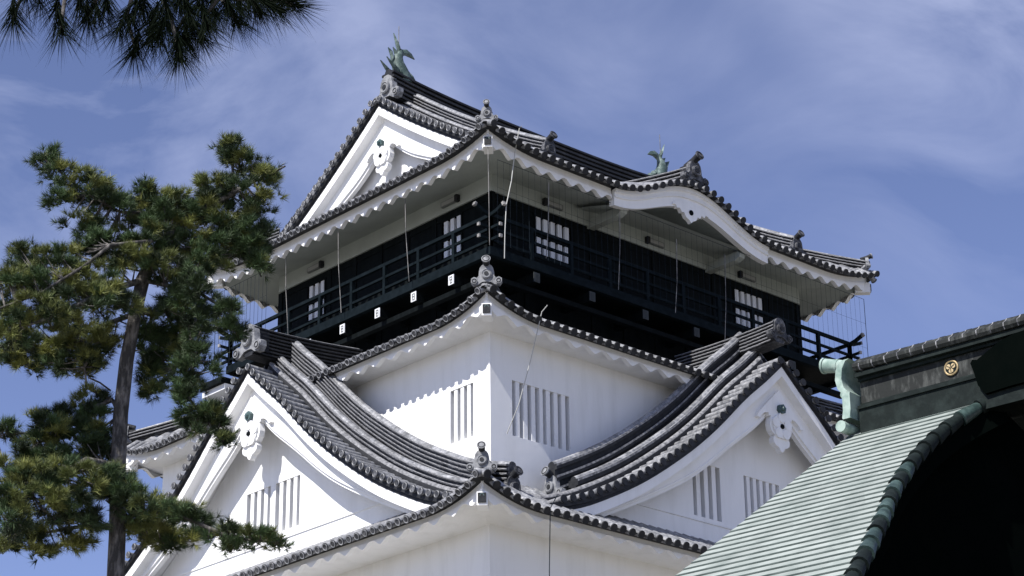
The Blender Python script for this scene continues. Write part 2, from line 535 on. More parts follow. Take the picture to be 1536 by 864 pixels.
def end_tile(name, c, front, sc, parent, ball=True, mats=None, emblem=True):
    """ridge-end tile: lobed plate, two scrolls, round medallion and a cylindrical finial leaning forward"""
    c = Vector(c); f = Vector(front).normalized(); rt = f.cross(Vector((0,0,1))).normalized()
    fr = lambda u, w, v: c + rt*u*sc + f*w*sc + Vector((0,0,v*sc))
    b = MB()
    half = [(0.0,0.02),(0.16,0.0),(0.30,-0.10),(0.47,-0.12),(0.56,0.0),(0.55,0.14),(0.45,0.20),(0.34,0.16),(0.28,0.24),(0.27,0.40),(0.24,0.54),(0.17,0.64),(0.08,0.70)]
    outl = [(u, v) for u, v in half] + [(-u, v) for u, v in reversed(half[1:])]
    b.prism(outl, fr, 0.0, -0.18, 0)
    for sg in (-1, 1):
        b.disc(fr(0.44*sg, 0.0, 0.03), f, 0.115*sc, 0.05*sc, 14, 0)
        b.ring(fr(0.44*sg, 0.05, 0.03), f, 0.07*sc, 0.018*sc, 14, 1)
    b.disc(fr(0, 0.0, 0.30), f, 0.19*sc, 0.07*sc, 18, 0)
    b.ring(fr(0, 0.07, 0.30), f, 0.155*sc, 0.022*sc, 18, 0)
    b.disc(fr(0, 0.05, 0.30), f, 0.08*sc, 0.04*sc, 12, 1)
    b.box(fr(-0.22,-0.5,0.0), fr(0.22,-0.16,0.55), 1) if abs(f.x)+abs(f.y) < 1.001 else b.obox(fr(0,-0.33,0.27), rt*0.2*sc, f*0.17*sc, Vector((0,0,0.20*sc)), 1)
    if ball:
        tip = fr(0, 0.18, 0.80)
        b.tube([fr(0,-0.42,0.60), fr(0,-0.08,0.70), tip], [0.12*sc, 0.12*sc, 0.135*sc], 12, 1)
        dd = (tip-fr(0,-0.08,0.70)).normalized()
        b.disc(tip, dd, 0.165*sc, 0.05*sc, 16, 0)
        b.ring(tip+dd*0.05*sc, dd, 0.12*sc, 0.02*sc, 14, 1)
    return b.build(name, mats or [M_ONI, M_TILE_D], parent, smooth=40)

# --------------------------------------------------------------- walls with window openings
def wall_face(mb, fr, u0, u1, top, bot, holes, depth=0.3, du=0.6, m=0, mback=1):
    """fr(u, w, v); top may be a function of u; holes = (ua, ub, va, vb)"""
    tf = top if callable(top) else (lambda u: top)
    cuts = set([u0, u1])
    for h in holes: cuts |= {h[0], h[1]}
    cuts |= set(frange(u0, u1, du))
    cuts = sorted(c for c in cuts if u0-1e-9 <= c <= u1+1e-9)
    for a, b in zip(cuts[:-1], cuts[1:]):
        if b-a < 1e-6: continue
        mid = (a+b)/2
        hs = sorted([h for h in holes if h[0] < mid < h[1]], key=lambda h: h[2])
        z = bot
        for h in hs:
            mb.add([fr(a,0,z), fr(b,0,z), fr(b,0,h[2]), fr(a,0,h[2])], [(0,1,2,3)], m); z = h[3]
        mb.add([fr(a,0,z), fr(b,0,z), fr(b,0,tf(b)), fr(a,0,tf(a))], [(0,1,2,3)], m)
    for (a, b, c, d) in holes:
        p = [fr(a,0,c), fr(b,0,c), fr(b,0,d), fr(a,0,d), fr(a,-depth,c), fr(b,-depth,c), fr(b,-depth,d), fr(a,-depth,d)]
        mb.add(p, [(0,1,5,4), (1,2,6,5), (2,3,7,6), (3,0,4,7)], m)
        mb.add(p, [(4,5,6,7)], mback)

def slot_window(fr, a, b, c, d, slots, parent, depth=0.3):
    """plastered bars of a slit window: slots dark gaps, slots-1 bars"""
    mb = MB()
    w = (b-a)/(2*slots-1+0.35*0)
    for k in range(slots-1):
        x0 = a + w*(2*k+1); x1 = x0+w
        mb.add([fr(x0,-0.02,c), fr(x1,-0.02,c), fr(x1,-0.02,d), fr(x0,-0.02,d), fr(x0,-depth+0.06,c), fr(x1,-depth+0.06,c), fr(x1,-depth+0.06,d), fr(x0,-depth+0.06,d)],
               [(0,1,2,3),(0,4,5,1),(1,5,6,2),(2,6,7,3),(3,7,4,0),(4,7,6,5)])
    return mb.build('window', M_WHITE, parent)

# extents
UX1, UY1 = 13.46, 10.25                     # top storey: (0,0)-(UX1,UY1)
MX0, MY0, MX1, MY1 = -2.40, -2.58, 15.95, 12.95
LX0, LY0, LX1, LY1 = -4.28, -4.62, 18.0, 14.8

def frL(x): return lambda u, w, v: Vector((x-w, u, v))      # left faces: u = Y
def frF(y): return lambda u, w, v: Vector((u, y-w, v))      # front (right-hand) faces: u = X
def frB(x): return lambda u, w, v: Vector((x+w, u, v))
def frK(y): return lambda u, w, v: Vector((u, y+w, v))

# stone base
b = MB()
x0, y0, x1, y1 = LX0-0.2, LY0-0.2, LX1+0.2, LY1+0.2
lv = [(0.0, 3.2), (2.5, 2.0), (5.0, 1.0), (7.5, 0.3), (9.0, 0.0)]
vs = []
for z, e in lv: vs += [(x0-e,y0-e,z),(x1+e,y0-e,z),(x1+e,y1+e,z),(x0-e,y1+e,z)]
fs = [(i*4+k, i*4+(k+1) % 4, (i+1)*4+(k+1) % 4, (i+1)*4+k) for i in range(len(lv)-1) for k in range(4)] + [(16,17,18,19)]
b.add(vs, fs)
b.build('stone_base', M_STONE, keep)

# lower wall
b = MB()
for fr, a, c in ((frL(LX0), LY0, LY1), (frF(LY0), LX0, LX1), (frB(LX1), LY0, LY1), (frK(LY1), LX0, LX1)):
    wall_face(b, fr, a, c, 17.9, 9.0, [], du=4)
b.build('wall', [M_WHITE, M_SLOT], keep)

# middle wall with slit windows
holesL = [(-1.89, -0.95, 20.98, 22.49)]
holesF = [(-1.62, -0.62, 20.98, 22.55), (-0.50, 0.50, 20.98, 22.56)]
b = MB()
wall_face(b, frL(MX0), MY0, MY1, 24.0, 17.6, holesL + [(11.2, 12.1, 20.98, 22.49)], du=3)
wall_face(b, frF(MY0), MX0, MX1, 24.0, 17.6, holesF, du=3)
wall_face(b, frB(MX1), MY0, MY1, 24.0, 17.6, [], du=4)
wall_face(b, frK(MY1), MX0, MX1, 24.0, 17.6, [], du=4)
mw = b.build('wall', [M_WHITE, M_SLOT], keep)
for (a, c, d, e) in holesL: slot_window(frL(MX0), a, c, d, e, 4, mw)
for (a, c, d, e) in holesF: slot_window(frF(MY0), a, c, d, e, 4, mw)

# top storey wall, black boards with posts and rails
b = MB()
upL = [(1.33, 2.20, 28.08, 29.26), (7.92, 8.80, 28.08, 29.26)]
upF = [(1.72, 3.16, 28.06, 29.25), (10.38, 11.76, 28.06, 29.25)]
ZT = 30.2
wall_face(b, frL(0), 0, UY1, ZT, 25.2, upL, depth=0.12, du=2, mback=0)
wall_face(b, frF(0), 0, UX1, ZT, 25.2, upF, depth=0.12, du=2, mback=0)
wall_face(b, frB(UX1), 0, UY1, ZT, 25.2, [], du=4)
wall_face(b, frK(UY1), 0, UX1, ZT, 25.2, [], du=4)
for u in frange(0.0, UY1, UY1/8):
    if any(h[0]-0.2 < u < h[1]+0.2 for h in upL): continue
    b.box((-0.035, u-0.10, 25.6), (0.06, u+0.10, 29.5))
for u in frange(0.0, UX1, UX1/10):
    if any(h[0]-0.2 < u < h[1]+0.2 for h in upF): continue
    b.box((u-0.10, -0.035, 25.6), (u+0.10, 0.06, 29.5))
for z in (27.95, 29.30):
    b.box((-0.022, 0.1, z), (0.05, 10.2, z+0.09)); b.box((0.1, -0.022, z), (13.4, 0.05, z+0.09))
uw = b.build('wall', [M_BLACK, M_SLOT], keep)
b = MB()
b.box((-0.06, -0.06, 29.53), (-0.004, UY1+0.06, 30.12)); b.box((-0.003, -0.06, 29.53), (UX1+0.06, -0.004, 30.12))
b.box((UX1+0.004, -0.003, 29.53), (UX1+0.06, UY1+0.06, 30.12)); b.box((-0.003, UY1+0.004, 29.53), (UX1+0.003, UY1+0.06, 30.12))
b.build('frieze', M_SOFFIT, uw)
uw['label'] = 'black timber wall of the top storey'
def lattice(fr, a, c, z0, z1, n, parent, cross=True):
    fb = MB()
    t = 0.05
    for (q0, q1, r0, r1) in ((a-t, a, z0-t, z1+t), (c, c+t, z0-t, z1+t), (a, c, z0-t, z0), (a, c, z1, z1+t)):
        vsx = [fr(q, w, r) for w in (0.03, -0.10) for q, r in ((q0,r0),(q1,r0),(q1,r1),(q0,r1))]
        fb.add(vsx, [(0,1,2,3),(7,6,5,4),(0,4,5,1),(1,5,6,2),(2,6,7,3),(3,7,4,0)])
    zm = (z0+z1)/2
    if cross:
        vsx = [fr(q, w, r) for w in (0.025, -0.04) for q, r in ((a,zm-0.055),(c,zm-0.055),(c,zm+0.055),(a,zm+0.055))]
        fb.add(vsx, [(0,1,2,3),(7,6,5,4),(0,4,5,1),(2,6,7,3)])
    pit = (c-a)/n
    for k in range(n):
        x0 = a+pit*(k+0.5)-0.083; x1 = x0+0.166
        vsx = [fr(q, w, r) for w in (0.0, -0.09) for q, r in ((x0,z0),(x1,z0),(x1,z1),(x0,z1))]
        fb.add(vsx, [(0,1,2,3),(7,6,5,4),(0,4,5,1),(1,5,6,2),(2,6,7,3),(3,7,4,0)], 1)
    return fb.build('window', [M_BLACK, M_PAPER], parent)
for (a, c, d, e) in upL: lattice(frL(0), a, c, d, e, 3, uw)
for (a, c, d, e) in upF: lattice(frF(0), a, c, d, e, 5, uw)

# --------------------------------------------------------------- lower roof
RLo = Roof(Rect(-5.72, -5.97, 19.37, 16.17), 17.76, lambda d: 0.50*d + 0.012*d*d, 3.6, 0.52, 2.2)
b = MB()
roof_tiles(b, RLo, 'LFBK', lip=0.13)
lower_roof = b.build('roof', [M_TILE, M_TILE_D, M_RIDGE], keep, smooth=50)
b = MB()
eave_board(b, RLo, 'LFBK', 0.14, 17.40, 0.5, wave=0.70, amp=0.17)
b.build('eave_board', M_WHITE, lower_roof)
b = MB()
soffit(b, RLo, 'LFBK', 0.14, 17.58, 17.54, 1.46, 0.5)
b.build('soffit', M_WHITE, lower_roof)

# --------------------------------------------------------------- middle roof
RMi = Roof(Rect(-3.40, -3.57, 16.95, 13.95), 24.00, lambda d: 0.50*d + 0.014*d*d, 3.75, 0.52, 2.2)
b = MB()
roof_tiles(b, RMi, 'LFBK', lip=0.15)
mid_roof = b.build('roof', [M_TILE, M_TILE_D, M_RIDGE], keep, smooth=50)
b = MB()
eave_board(b, RMi, 'LFBK', 0.10, 23.60, 0.5, wave=0.72, amp=0.17)
b.build('eave_board', M_WHITE, mid_roof)
b = MB()
soffit(b, RMi, 'LFBK', 0.10, 23.79, 23.76, 1.0, 0.5)
b.build('soffit', M_WHITE, mid_roof)

# --------------------------------------------------------------- top roof (hip-and-gable with an undulating front gable)
KX, KW = 6.75, 3.45
def bell(x):
    u = (x-KX)/KW
    if abs(u) >= 1: return 0.0
    return 0.5*(math.cos(PI*u)+1)
def hump(x, d): return bell(x)*max(0.0, 0.98-0.30*d)
RT_ = Rect(-1.80, -1.86, UX1+1.80, UY1+1.86)
YC = 5.12
DR = YC + 1.86
upprof = lambda d: 0.50*d + 0.0183*d*d
RUp = Roof(RT_, 30.12, upprof, DR, 0.42, 2.4, hump)
RUp.D = DR
HK = 1.3
XG0, XG1 = -0.30, UX1+0.30                 # gable verge planes
def up_dlim(side):
    a, c = RT_.span(side)
    if side in 'FK':
        def f(t):
            if t < XG0: return max(0.0, t-a)*HK
            if t > XG1: return max(0.0, c-t)*HK
            return DR
        return f
    return lambda t: max(0.0, min(2.0, (t-a)/HK, (c-t)/HK))
# lift must fade quickly on the big slope
_z0 = RUp.z
def upz(side, t, d):
    a, c = RT_.span(side)
    cc = max(0.0, min(t-a, c-t) - max(d,0))
    u = RUp.lift*max(0.0, 1-cc/RUp.llen)**2*max(0.0, 1-max(d,0)/2.6)
    h = hump(t, max(d,0)) if side == 'F' else 0.0
    return RUp.zE + upprof(d*HK if (side in 'LB' and d > 0) else d) + u + h
RUp.z = upz
b = MB()
roof_tiles(b, RUp, 'LFBK', dlim=up_dlim, lip=0.15, barrel_ext=0.20)
top_roof = b.build('roof', [M_TILE, M_TILE_D, M_RIDGE], keep, smooth=50)
b = MB()
KS0, KS1 = 3.25, 10.15
eave_board(b, RUp, 'LFBK', 0.17, 29.60, 0.75, wave=0.60, amp=0.18, skip=(KS0, KS1))
b.build('eave_board', M_WHITE, top_roof)
b = MB()
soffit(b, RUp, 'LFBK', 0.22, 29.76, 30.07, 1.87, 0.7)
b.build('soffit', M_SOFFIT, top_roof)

# corner brackets under the eaves (plaster stub with a small metal cap)
def corner_stub(x, y, z, dx, dy, parent, s=1.0):
    q = MB()
    d = Vector((dx, dy, 0)).normalized(); sd = Vector((-d.y, d.x, 0))
    q.obox(Vector((x, y, z)) - d*0.18, d*0.25*s, sd*0.13*s, Vector((0,0,0.17*s)))
    q.obox(Vector((x, y, z+0.01)) + d*0.085*s, d*0.022, sd*0.10*s, Vector((0,0,0.12*s)), 1)
    q.tube([Vector((x, y, z+0.02)) + d*0.10 + sd*0.05*math.cos(a_) + Vector((0,0,0.03+0.06*math.sin(a_))) for a_ in [PI*k_/8 for k_ in range(9)]], 0.012, 5, 2)
    q.build('corner_beam', [M_WHITE, M_TILE_D, M_ORNAMENT], parent)
for (R_, ins, zz) in ((RLo, 0.14, 17.66), (RMi, 0.10, 23.86), (RUp, 0.17, 29.98)):
    rr = R_.r
    par = {id(RLo): lower_roof, id(RMi): mid_roof, id(RUp): top_roof}[id(R_)]
    for (x, y, dx, dy) in ((rr.x0+ins, rr.y0+ins, -1, -1), (rr.x1-ins, rr.y0+ins, 1, -1), (rr.x0+ins, rr.y1-ins, -1, 1)):
        corner_stub(x, y, zz, dx, dy, par)

# hip ridges with lobed end tiles at the corners
def hip_ridge(R_, parent, corners, dlen, h=0.30, layers=3, sc=0.62, zup=0.02, hk=1.0):
    rr = R_.r
    prof, mats = ridge_profile(0.24, h, layers, 0.085)
    for (cx_, cy_, dx, dy, side) in corners:
        path = []
        for i in range(13):
            d = 0.12 + (dlen-0.12)*i/12
            x = cx_ + dx*d; y = cy_ + dy*d*hk
            t = x if side in 'FK' else y
            z = R_.z(side, t, d*hk-1e-4)
            path.append((x, y, z+zup))
        sd = Vector((-dy, dx, 0)).normalized()
        q = MB(); q.sweep(path, sd, prof, mats)
        q.build('corner_ridge', [M_RIDGE, M_MORTAR, M_TILE], parent)
        p = Vector(path[0]); f = Vector((-dx, -dy, 0)).normalized()
        end_tile('ridge_end_tile', p + f*0.04 + Vector((0,0,0.08)), f, sc, parent)
def rect_corners(r_, keys):
    allc = {'LF': (r_.x0, r_.y0, 1, 1, 'F'), 'RF': (r_.x1, r_.y0, -1, 1, 'F'), 'LK': (r_.x0, r_.y1, 1, -1, 'K')}
    return [allc[k] for k in keys]
hip_ridge(RLo, lower_roof, rect_corners(RLo.r, ('LF', 'RF', 'LK')), 3.4, sc=0.66)
hip_ridge(RMi, mid_roof, rect_corners(RMi.r, ('LF', 'RF', 'LK')), 3.6, sc=0.74)
hip_ridge(RUp, top_roof, rect_corners(RUp.r, ('LF', 'RF', 'LK')), 1.55, sc=0.58, hk=HK)

# --------------------------------------------------------------- gables
def arc_positions(curve, d0, d1, step):
    out_ = []; d = d0; acc = 0
    pd, pz = d0, curve(d0); out_.append(d0)
    while d < d1:
        d += 0.01
        z = curve(d); acc += math.hypot(0.01, z-pz); pz = z
        if acc >= step:
            out_.append(d); acc = 0
    return out_

def pendant_outline():
    half = [(0.0, 0.62), (0.55, 0.10), (0.92, -0.26), (0.98, -0.38), (0.86, -0.40), (0.80, -0.30), (0.66, -0.20), (0.50, -0.16), (0.46, -0.26), (0.40, -0.22),
            (0.44, -0.36), (0.47, -0.50), (0.43, -0.66), (0.34, -0.76), (0.27, -0.79), (0.35, -0.90), (0.33, -1.02), (0.22, -1.10), (0.12, -1.13), (0.07, -1.22), (0.0, -1.27)]
    return half + [(-u, v) for u, v in reversed(half[1:-1])]

def gable(parent, name, fr, outd, side, curve, umax, back, roof_back, wall_rec, apex, windows, base_line, wall_bot, tile_up=0.20,
          kuda=True, kuda_end=None, pend_sc=1.0, big_ridge=None, full=True, kh=0.72, umax_l=None, kuda_w=1.5, label=None, tile_up2=0.45, kuda_end_l=None, low_w=0.98, low_h=0.40, layers_k=None, mats_k=None, rings=True):
    """fr(u, w, v): u along the face from the middle, w outward, v height; curve(d) = white upper edge height"""
    umax_l = umax_l or umax
    g_ = MB()
    # sloping tile surfaces behind the verge
    if roof_back > 0:
        ws = []
        w_ = -0.60
        while w_ > -roof_back:
            for q in (-90, -45, 0, 45, 90):
                ws.append((w_ - 0.16 + BR*math.sin(math.radians(-q)), BR*math.cos(math.radians(q))))
            ws.append((w_-0.16-PITCH_T/2, -0.02)); w_ -= PITCH_T
        ws = [(-0.72, tile_up-tile_up2-0.1)] + ws
        for sg, um in ((1, umax), (-1, umax_l)):
            us = frange(0, um, 0.5)
            vs = [fr(sg*u, w, curve(u)+tile_up2+h-0.06) for w, h in ws for u in us]
            n = len(us)
            g_.add(vs, [(i*n+j, (i+1)*n+j, (i+1)*n+j+1, i*n+j+1) for i in range(len(ws)-1) for j in range(n-1)], 0)
    # verge: short barrel tiles laid across the edge, with round ends; gap shade painted as dark lip and strip under them
    for sg, um in ((1, umax), (-1, umax_l)):
        for d in arc_positions(curve, 0.22, um-0.1, 0.335):
            z = curve(d)+tile_up+0.09
            g_.tube([fr(sg*d, -0.70, z-0.02), fr(sg*d, 0.20, z)], 0.088, 10, 0)
            g_.disc(fr(sg*d, 0.20, z), outd, 0.108, 0.035, 12, 3 if rings else 1)  # darker discs on the right gable, shade painted in
            if rings: g_.ring(fr(sg*d, 0.234, z), outd, 0.085, 0.012, 12, 0)
        us = frange(0, um, 0.35)
        vs = []
        for u in us:
            z = curve(u)
            vs += [fr(sg*u, 0.13, z+tile_up+0.03), fr(sg*u, 0.13, z+tile_up-0.10), fr(sg*u, 0.06, z+tile_up-0.12), fr(sg*u, 0.06, z-0.01), fr(sg*u, -0.76, z+tile_up+0.0)]
        fs = []
        for i in range(len(us)-1):
            k = i*5
            fs += [(k, k+5, k+6, k+1), (k+1, k+6, k+7, k+2), (k+2, k+7, k+8, k+3), (k+4, k+9, k+5, k)]
        g_.add(vs, fs, [1, 1, 1, 1]*(len(us)-1))
        # little ridge along the back of the verge tiles, round tile rows behind it
        us2 = frange(0.1, um-0.15, 0.3)
        pth = [fr(sg*u, -0.70, curve(u)+tile_up2-0.10) for u in us2]
        q = [(-0.10, 0.0), (-0.10, 0.14), (-0.07, 0.21), (0.0, 0.245), (0.07, 0.21), (0.10, 0.14), (0.10, 0.0)]
        g_.sweep(pth, fr(0,1,0)-fr(0,0,0), q, [1, 2, 2, 2, 2, 1, 1])
    roof_o = g_.build(name, [M_TILE, M_TILE_D, M_MORTAR, M_RIDGE], parent, smooth=45)
    if label: roof_o['label'] = label
    sidev = fr(0,1,0)-fr(0,0,0)
    # descending ridges
    if kuda:
        prof, mats = ridge_profile(0.34, kh, layers_k or (8 if kh > 0.8 else 6), 0.10)
        for sg, um in ((1, umax), (-1, umax_l)):
            ke = (kuda_end or um-0.9) if sg == 1 else (kuda_end_l or um-0.9)
            us3 = frange(0.0, ke, 0.3)
            pth = [fr(sg*u, -kuda_w, curve(u)+tile_up2) for u in us3]
            q = MB(); q.sweep(pth, sidev, prof, mats)
            pl, ml = ridge_profile(0.26, low_h, 3 if rings else 1, 0.085)
            q.sweep([fr(sg*u, -low_w, curve(u)+tile_up2-0.02) for u in frange(0.0, ke-0.3, 0.3)], sidev, pl, ml)
            q.build('descending_ridge', mats_k or [M_RIDGE, M_MORTAR, M_TILE], roof_o)
            t_ = (fr(sg*1.0, 0, 0)-fr(0, 0, 0)).normalized()
            end_tile('ridge_end_tile', Vector(pth[-1]) + t_*0.05 + Vector((0,0,0.12)), t_, 0.82, roof_o, mats=[M_RIDGE, M_TILE_D] if abs(t_.y) > 0.5 else None)  # front- and back-facing end tiles get darker colours, shade painted in
    # barge boards
    def bw(d): return interp([(0, 1.12), (1.2, 1.18), (2.4, 1.0), (3.6, 0.86), (5.3, 0.60), (6.5, 0.48), (9.5, 0.40)], d)
    bb = MB()
    for sg, um in ((1, umax), (-1, umax_l)):
        us = frange(0, um, 0.25)
        vs = []
        for u in us:
            z = curve(u); wd = bw(u)
            vs += [fr(sg*u, 0.05, z), fr(sg*u, 0.05, z-0.30), fr(sg*u, -0.22, z-0.32), fr(sg*u, -0.22, z-wd+0.16), fr(sg*u, -0.20, z-wd+0.15),
                   fr(sg*u, -0.20, z-wd+0.10), fr(sg*u, -0.26, z-wd+0.09), fr(sg*u, -0.26, z-wd), fr(sg*u, -0.42, z-wd+0.02), fr(sg*u, -0.42, z-0.05)]
        n = 10; fs = []
        for i in range(len(us)-1):
            for k in range(n-1):
                fs.append((i*n+k, (i+1)*n+k, (i+1)*n+k+1, i*n+k+1))
        bb.add(vs, fs)
    bb.build('barge_board', M_WHITE, roof_o, smooth=30)
    # soffit between board and wall
    sf = MB()
    for sg, um in ((1, umax), (-1, umax_l)):
        us = frange(0, um, 0.4)
        vs = []
        for u in us: vs += [fr(sg*u, -0.40, curve(u)-0.16), fr(sg*u, -wall_rec-0.3, curve(u)-0.16)]
        sf.add(vs, [(2*i, 2*i+1, 2*i+3, 2*i+2) for i in range(len(us)-1)])
    sf.build('soffit', M_WHITE, roof_o)
    # gable wall with slit windows
    gw = MB()
    frw = lambda u, w, v: fr(u, w-wall_rec, v)
    lim = umax-0.8
    wall_face(gw, frw, -min(lim, umax_l-0.8), lim, lambda u: curve(abs(u))-0.18, wall_bot, [x[:4] for x in windows], depth=0.28, du=0.5)
    if base_line:
        l2 = lim-1.4
        a = [frw(-l2, 0.035, base_line), frw(l2, 0.035, base_line), frw(l2, 0.035, base_line-0.05), frw(-l2, 0.035, base_line-0.05),
             frw(-l2, 0.0, base_line+0.01), frw(l2, 0.0, base_line+0.01), frw(l2, 0.0, base_line-0.06), frw(-l2, 0.0, base_line-0.06)]
        gw.add(a, [(0,1,2,3), (0,4,5,1), (2,6,7,3)])
    gwo = gw.build('gable_wall', [M_WHITE, M_SLOT], roof_o)
    for (a, c, d, e, n) in windows: slot_window(frw, a, c, d, e, n, gwo, 0.28)
    # pendant
    pz = apex-1.20-0.62*pend_sc+0.52*pend_sc
    frp = lambda u, w, v: fr(u*pend_sc, w, pz + v*pend_sc)
    p = MB(); ol = pendant_outline()
    p.prism(ol, frp, -0.10, -0.28, 0)
    p.disc(frp(0, -0.09, -0.50), outd, 0.36*pend_sc, 0.035, 20, 0)
    for k in range(5):
        q = 2*PI*k/5+PI/2
        p.disc(frp(0.26*math.cos(q), -0.10, -0.50+0.26*math.sin(q)), outd, 0.155*pend_sc, 0.07, 12, 0)
    p.disc(frp(0, -0.06, -0.50), outd, 0.075*pend_sc, 0.035, 12, 1)
    po = p.build('gable_pendant', [M_WHITE, M_BLACK], roof_o)
    q = MB(); hexo = [(0.15*math.cos(PI/3*k+0.3), 0.02+0.15*math.sin(PI/3*k+0.3)) for k in range(6)]
    q.prism(hexo, frp, -0.11, 0.02, 0)
    q.tube([frp(0, 0.0, 0.02), frp(0, 0.09, 0.02)], [0.10*pend_sc, 0.05*pend_sc], 8, 0)
    q.build('boss', M_ORNAMENT, roof_o)
    return roof_o

CW = [(0,0.0),(1.58,-1.34),(2.85,-2.52),(4.07,-3.50),(5.8,-4.66),(7.44,-5.52),(8.36,-5.90),(9.6,-6.25)]
CW = [(0,0.0),(0.7,-0.62)] + CW[1:]
XL, YR = -4.76, -4.86
lg_curve = lambda d: 24.15 + interp(CW, d)
rg_curve = lambda d: 24.30 + interp(CW, d)
frLG = lambda u, w, v: Vector((XL-w, YC-u, v))
frRG = lambda u, w, v: Vector((6.73+u, YR-w, v))
LG = gable(keep, 'gable', frLG, Vector((-1,0,0)), 'L', lg_curve, 9.30, 0, 2.6, 0.95, 24.15,
      [(-1.24, -0.10, 19.55, 21.02, 4), (0.14, 1.28, 19.55, 21.02, 4)], 19.36, 17.9, umax_l=9.4, kh=0.98, kuda_end=9.5, label='sunlit big gable on the left face')
RG = gable(keep, 'gable', frRG, Vector((0,-1,0)), 'F', rg_curve, 9.25, 0, 2.5, 0.95, 24.30,
      [(-2.86, -1.74, 19.55, 21.12, 4), (-0.75, 0.75, 19.70, 21.12, 6), (1.74, 2.86, 19.55, 21.12, 4)], 19.45, 18.0, kh=0.98, kuda_end_l=7.7, layers_k=3, mats_k=[M_TILE_D, M_MORTAR, M_TILE], rings=False, label='shaded big gable on the right face')  # darker ridge tiles here paint in the shade of this face

def gable_ridge(parent, fr, z, w0, w1, rise, h=0.86, wd=0.42, layers=8, front=None, sc=1.15, mats_e=None, mats_r=None):
    prof, mats = ridge_profile(wd, h, layers, 0.11)
    n = 14
    pth = []
    for i in range(n+1):
        t = i/n; w = w0 + (w1-w0)*t
        sag = 0.20*(1-t)**2.2
        pth.append(fr(0, w, z + sag - 0.15 + rise*t))
    q = MB(); q.sweep(pth, fr(1,0,0)-fr(0,0,0), prof, mats)
    q.build('ridge', mats_r or [M_RIDGE, M_MORTAR, M_TILE], parent)
    end_tile('ridge_end_tile', Vector(pth[0]) + front*0.05 + Vector((0,0,0.16)), front, sc, parent, ball=False, mats=mats_e)
gable_ridge(LG, frLG, 24.62, 0.05, -3.9, 0.45, front=Vector((-1,0,0)), mats_r=[M_TILE_D, M_TILE_D, M_TILE])  # ridge sides coloured dark as if in shade
gable_ridge(RG, frRG, 24.98, 0.05, -3.9, 0.25, h=0.62, layers=6, front=Vector((0,-1,0)), sc=0.84, mats_e=[M_RIDGE, M_TILE_D])  # end tile in darker colours, painted as its shaded face

# top gables at both ends of the main roof
tg_curve = lambda d: 30.12 + upprof(max(0.0, DR-d)) - 0.25
frTL = lambda u, w, v: Vector((-0.12-w, YC-u, v))
frTR = lambda u, w, v: Vector((UX1+0.12+w, YC-u, v))
TL = gable(keep, 'gable', frTL, Vector((-1,0,0)), 'L', tg_curve, 4.95, 0, 0, 0.62, 34.25, [], None, 30.6, kh=0.66, pend_sc=0.85, kuda_end=6.3, kuda_w=1.35, low_w=0.95, low_h=0.28, tile_up2=0.25, label='small gable under the left end of the top ridge')
TR = gable(keep, 'gable', frTR, Vector((1,0,0)), 'B', tg_curve, 4.95, 0, 0, 0.62, 34.25, [], None, 30.6, kh=0.66, pend_sc=0.85, kuda_end=6.3, kuda_w=1.35, low_w=0.95, low_h=0.28, tile_up2=0.25, label='small gable at the far end of the top ridge')

# main ridge
prof, mats = ridge_profile(0.50, 0.95, 6, 0.12)
pth = []
for i in range(33):
    t = -1+2*i/32
    x = 6.73 + t*6.55
    pth.append((x, YC, 34.36 + 0.26*abs(t)**3))
q = MB(); q.sweep(pth, Vector((0,1,0)), prof, mats)
main_ridge = q.build('ridge', [M_TILE_D, M_TILE_D, M_TILE_D], top_roof)  # all layers dark: shade of the front side put into the colour
end_tile('ridge_end_tile', (0.12, YC, 34.66), Vector((-1,0,0)), 1.12, top_roof, ball=False)
end_tile('ridge_end_tile', (13.34, YC, 34.66), Vector((1,0,0)), 1.12, top_roof, ball=False)

# undulating front gable
kb = MB()
xs = frange(KX-3.42, KX+3.36, 0.12)
yk = RT_.y0
vs = []
for x in xs:
    u = abs(x-KX)/3.5
    zt = 30.12 - 0.10 + bell(x)*0.98
    wd = 0.53 + 0.17*(1-u)**2
    zb = zt - wd - 0.02*math.sin(PI*min(1,u*1.0))**2
    vs += [(x, yk+0.04, zt), (x, yk+0.04, zt-wd*0.20), (x, yk+0.10, zt-wd*0.22), (x, yk+0.10, zt-wd*0.42), (x, yk+0.075, zt-wd*0.44), (x, yk+0.075, zt-wd*0.50), (x, yk+0.13, zt-wd*0.52), (x, yk+0.13, zb), (x, yk+0.34, zb+0.02), (x, yk+0.34, zt-0.05)]
n = 10
fs = [(i*n+k, (i+1)*n+k, (i+1)*n+k+1, i*n+k+1) for i in range(len(xs)-1) for k in range(n-1)]
fs += [tuple(range(n)), tuple(reversed(range((len(xs)-1)*n, len(xs)*n)))]
kb.add(vs, fs)
kgab = kb.build('curved_gable', M_WHITE, keep, smooth=30)
kgab['label'] = 'undulating eave gable on the top roof'
sfk = MB()
vs = []
for x in frange(KX-3.4, KX+3.4, 0.2):
    zt = 30.12 - 0.55 + bell(x)*0.98
    vs += [(x, yk+0.30, zt), (x, yk+1.86, 30.0 + bell(x)*0.40)]
sfk.add(vs, [(2*i, 2*i+1, 2*i+3, 2*i+2) for i in range(len(vs)//2-1)])
sfk.build('soffit', M_SOFFIT, kgab)
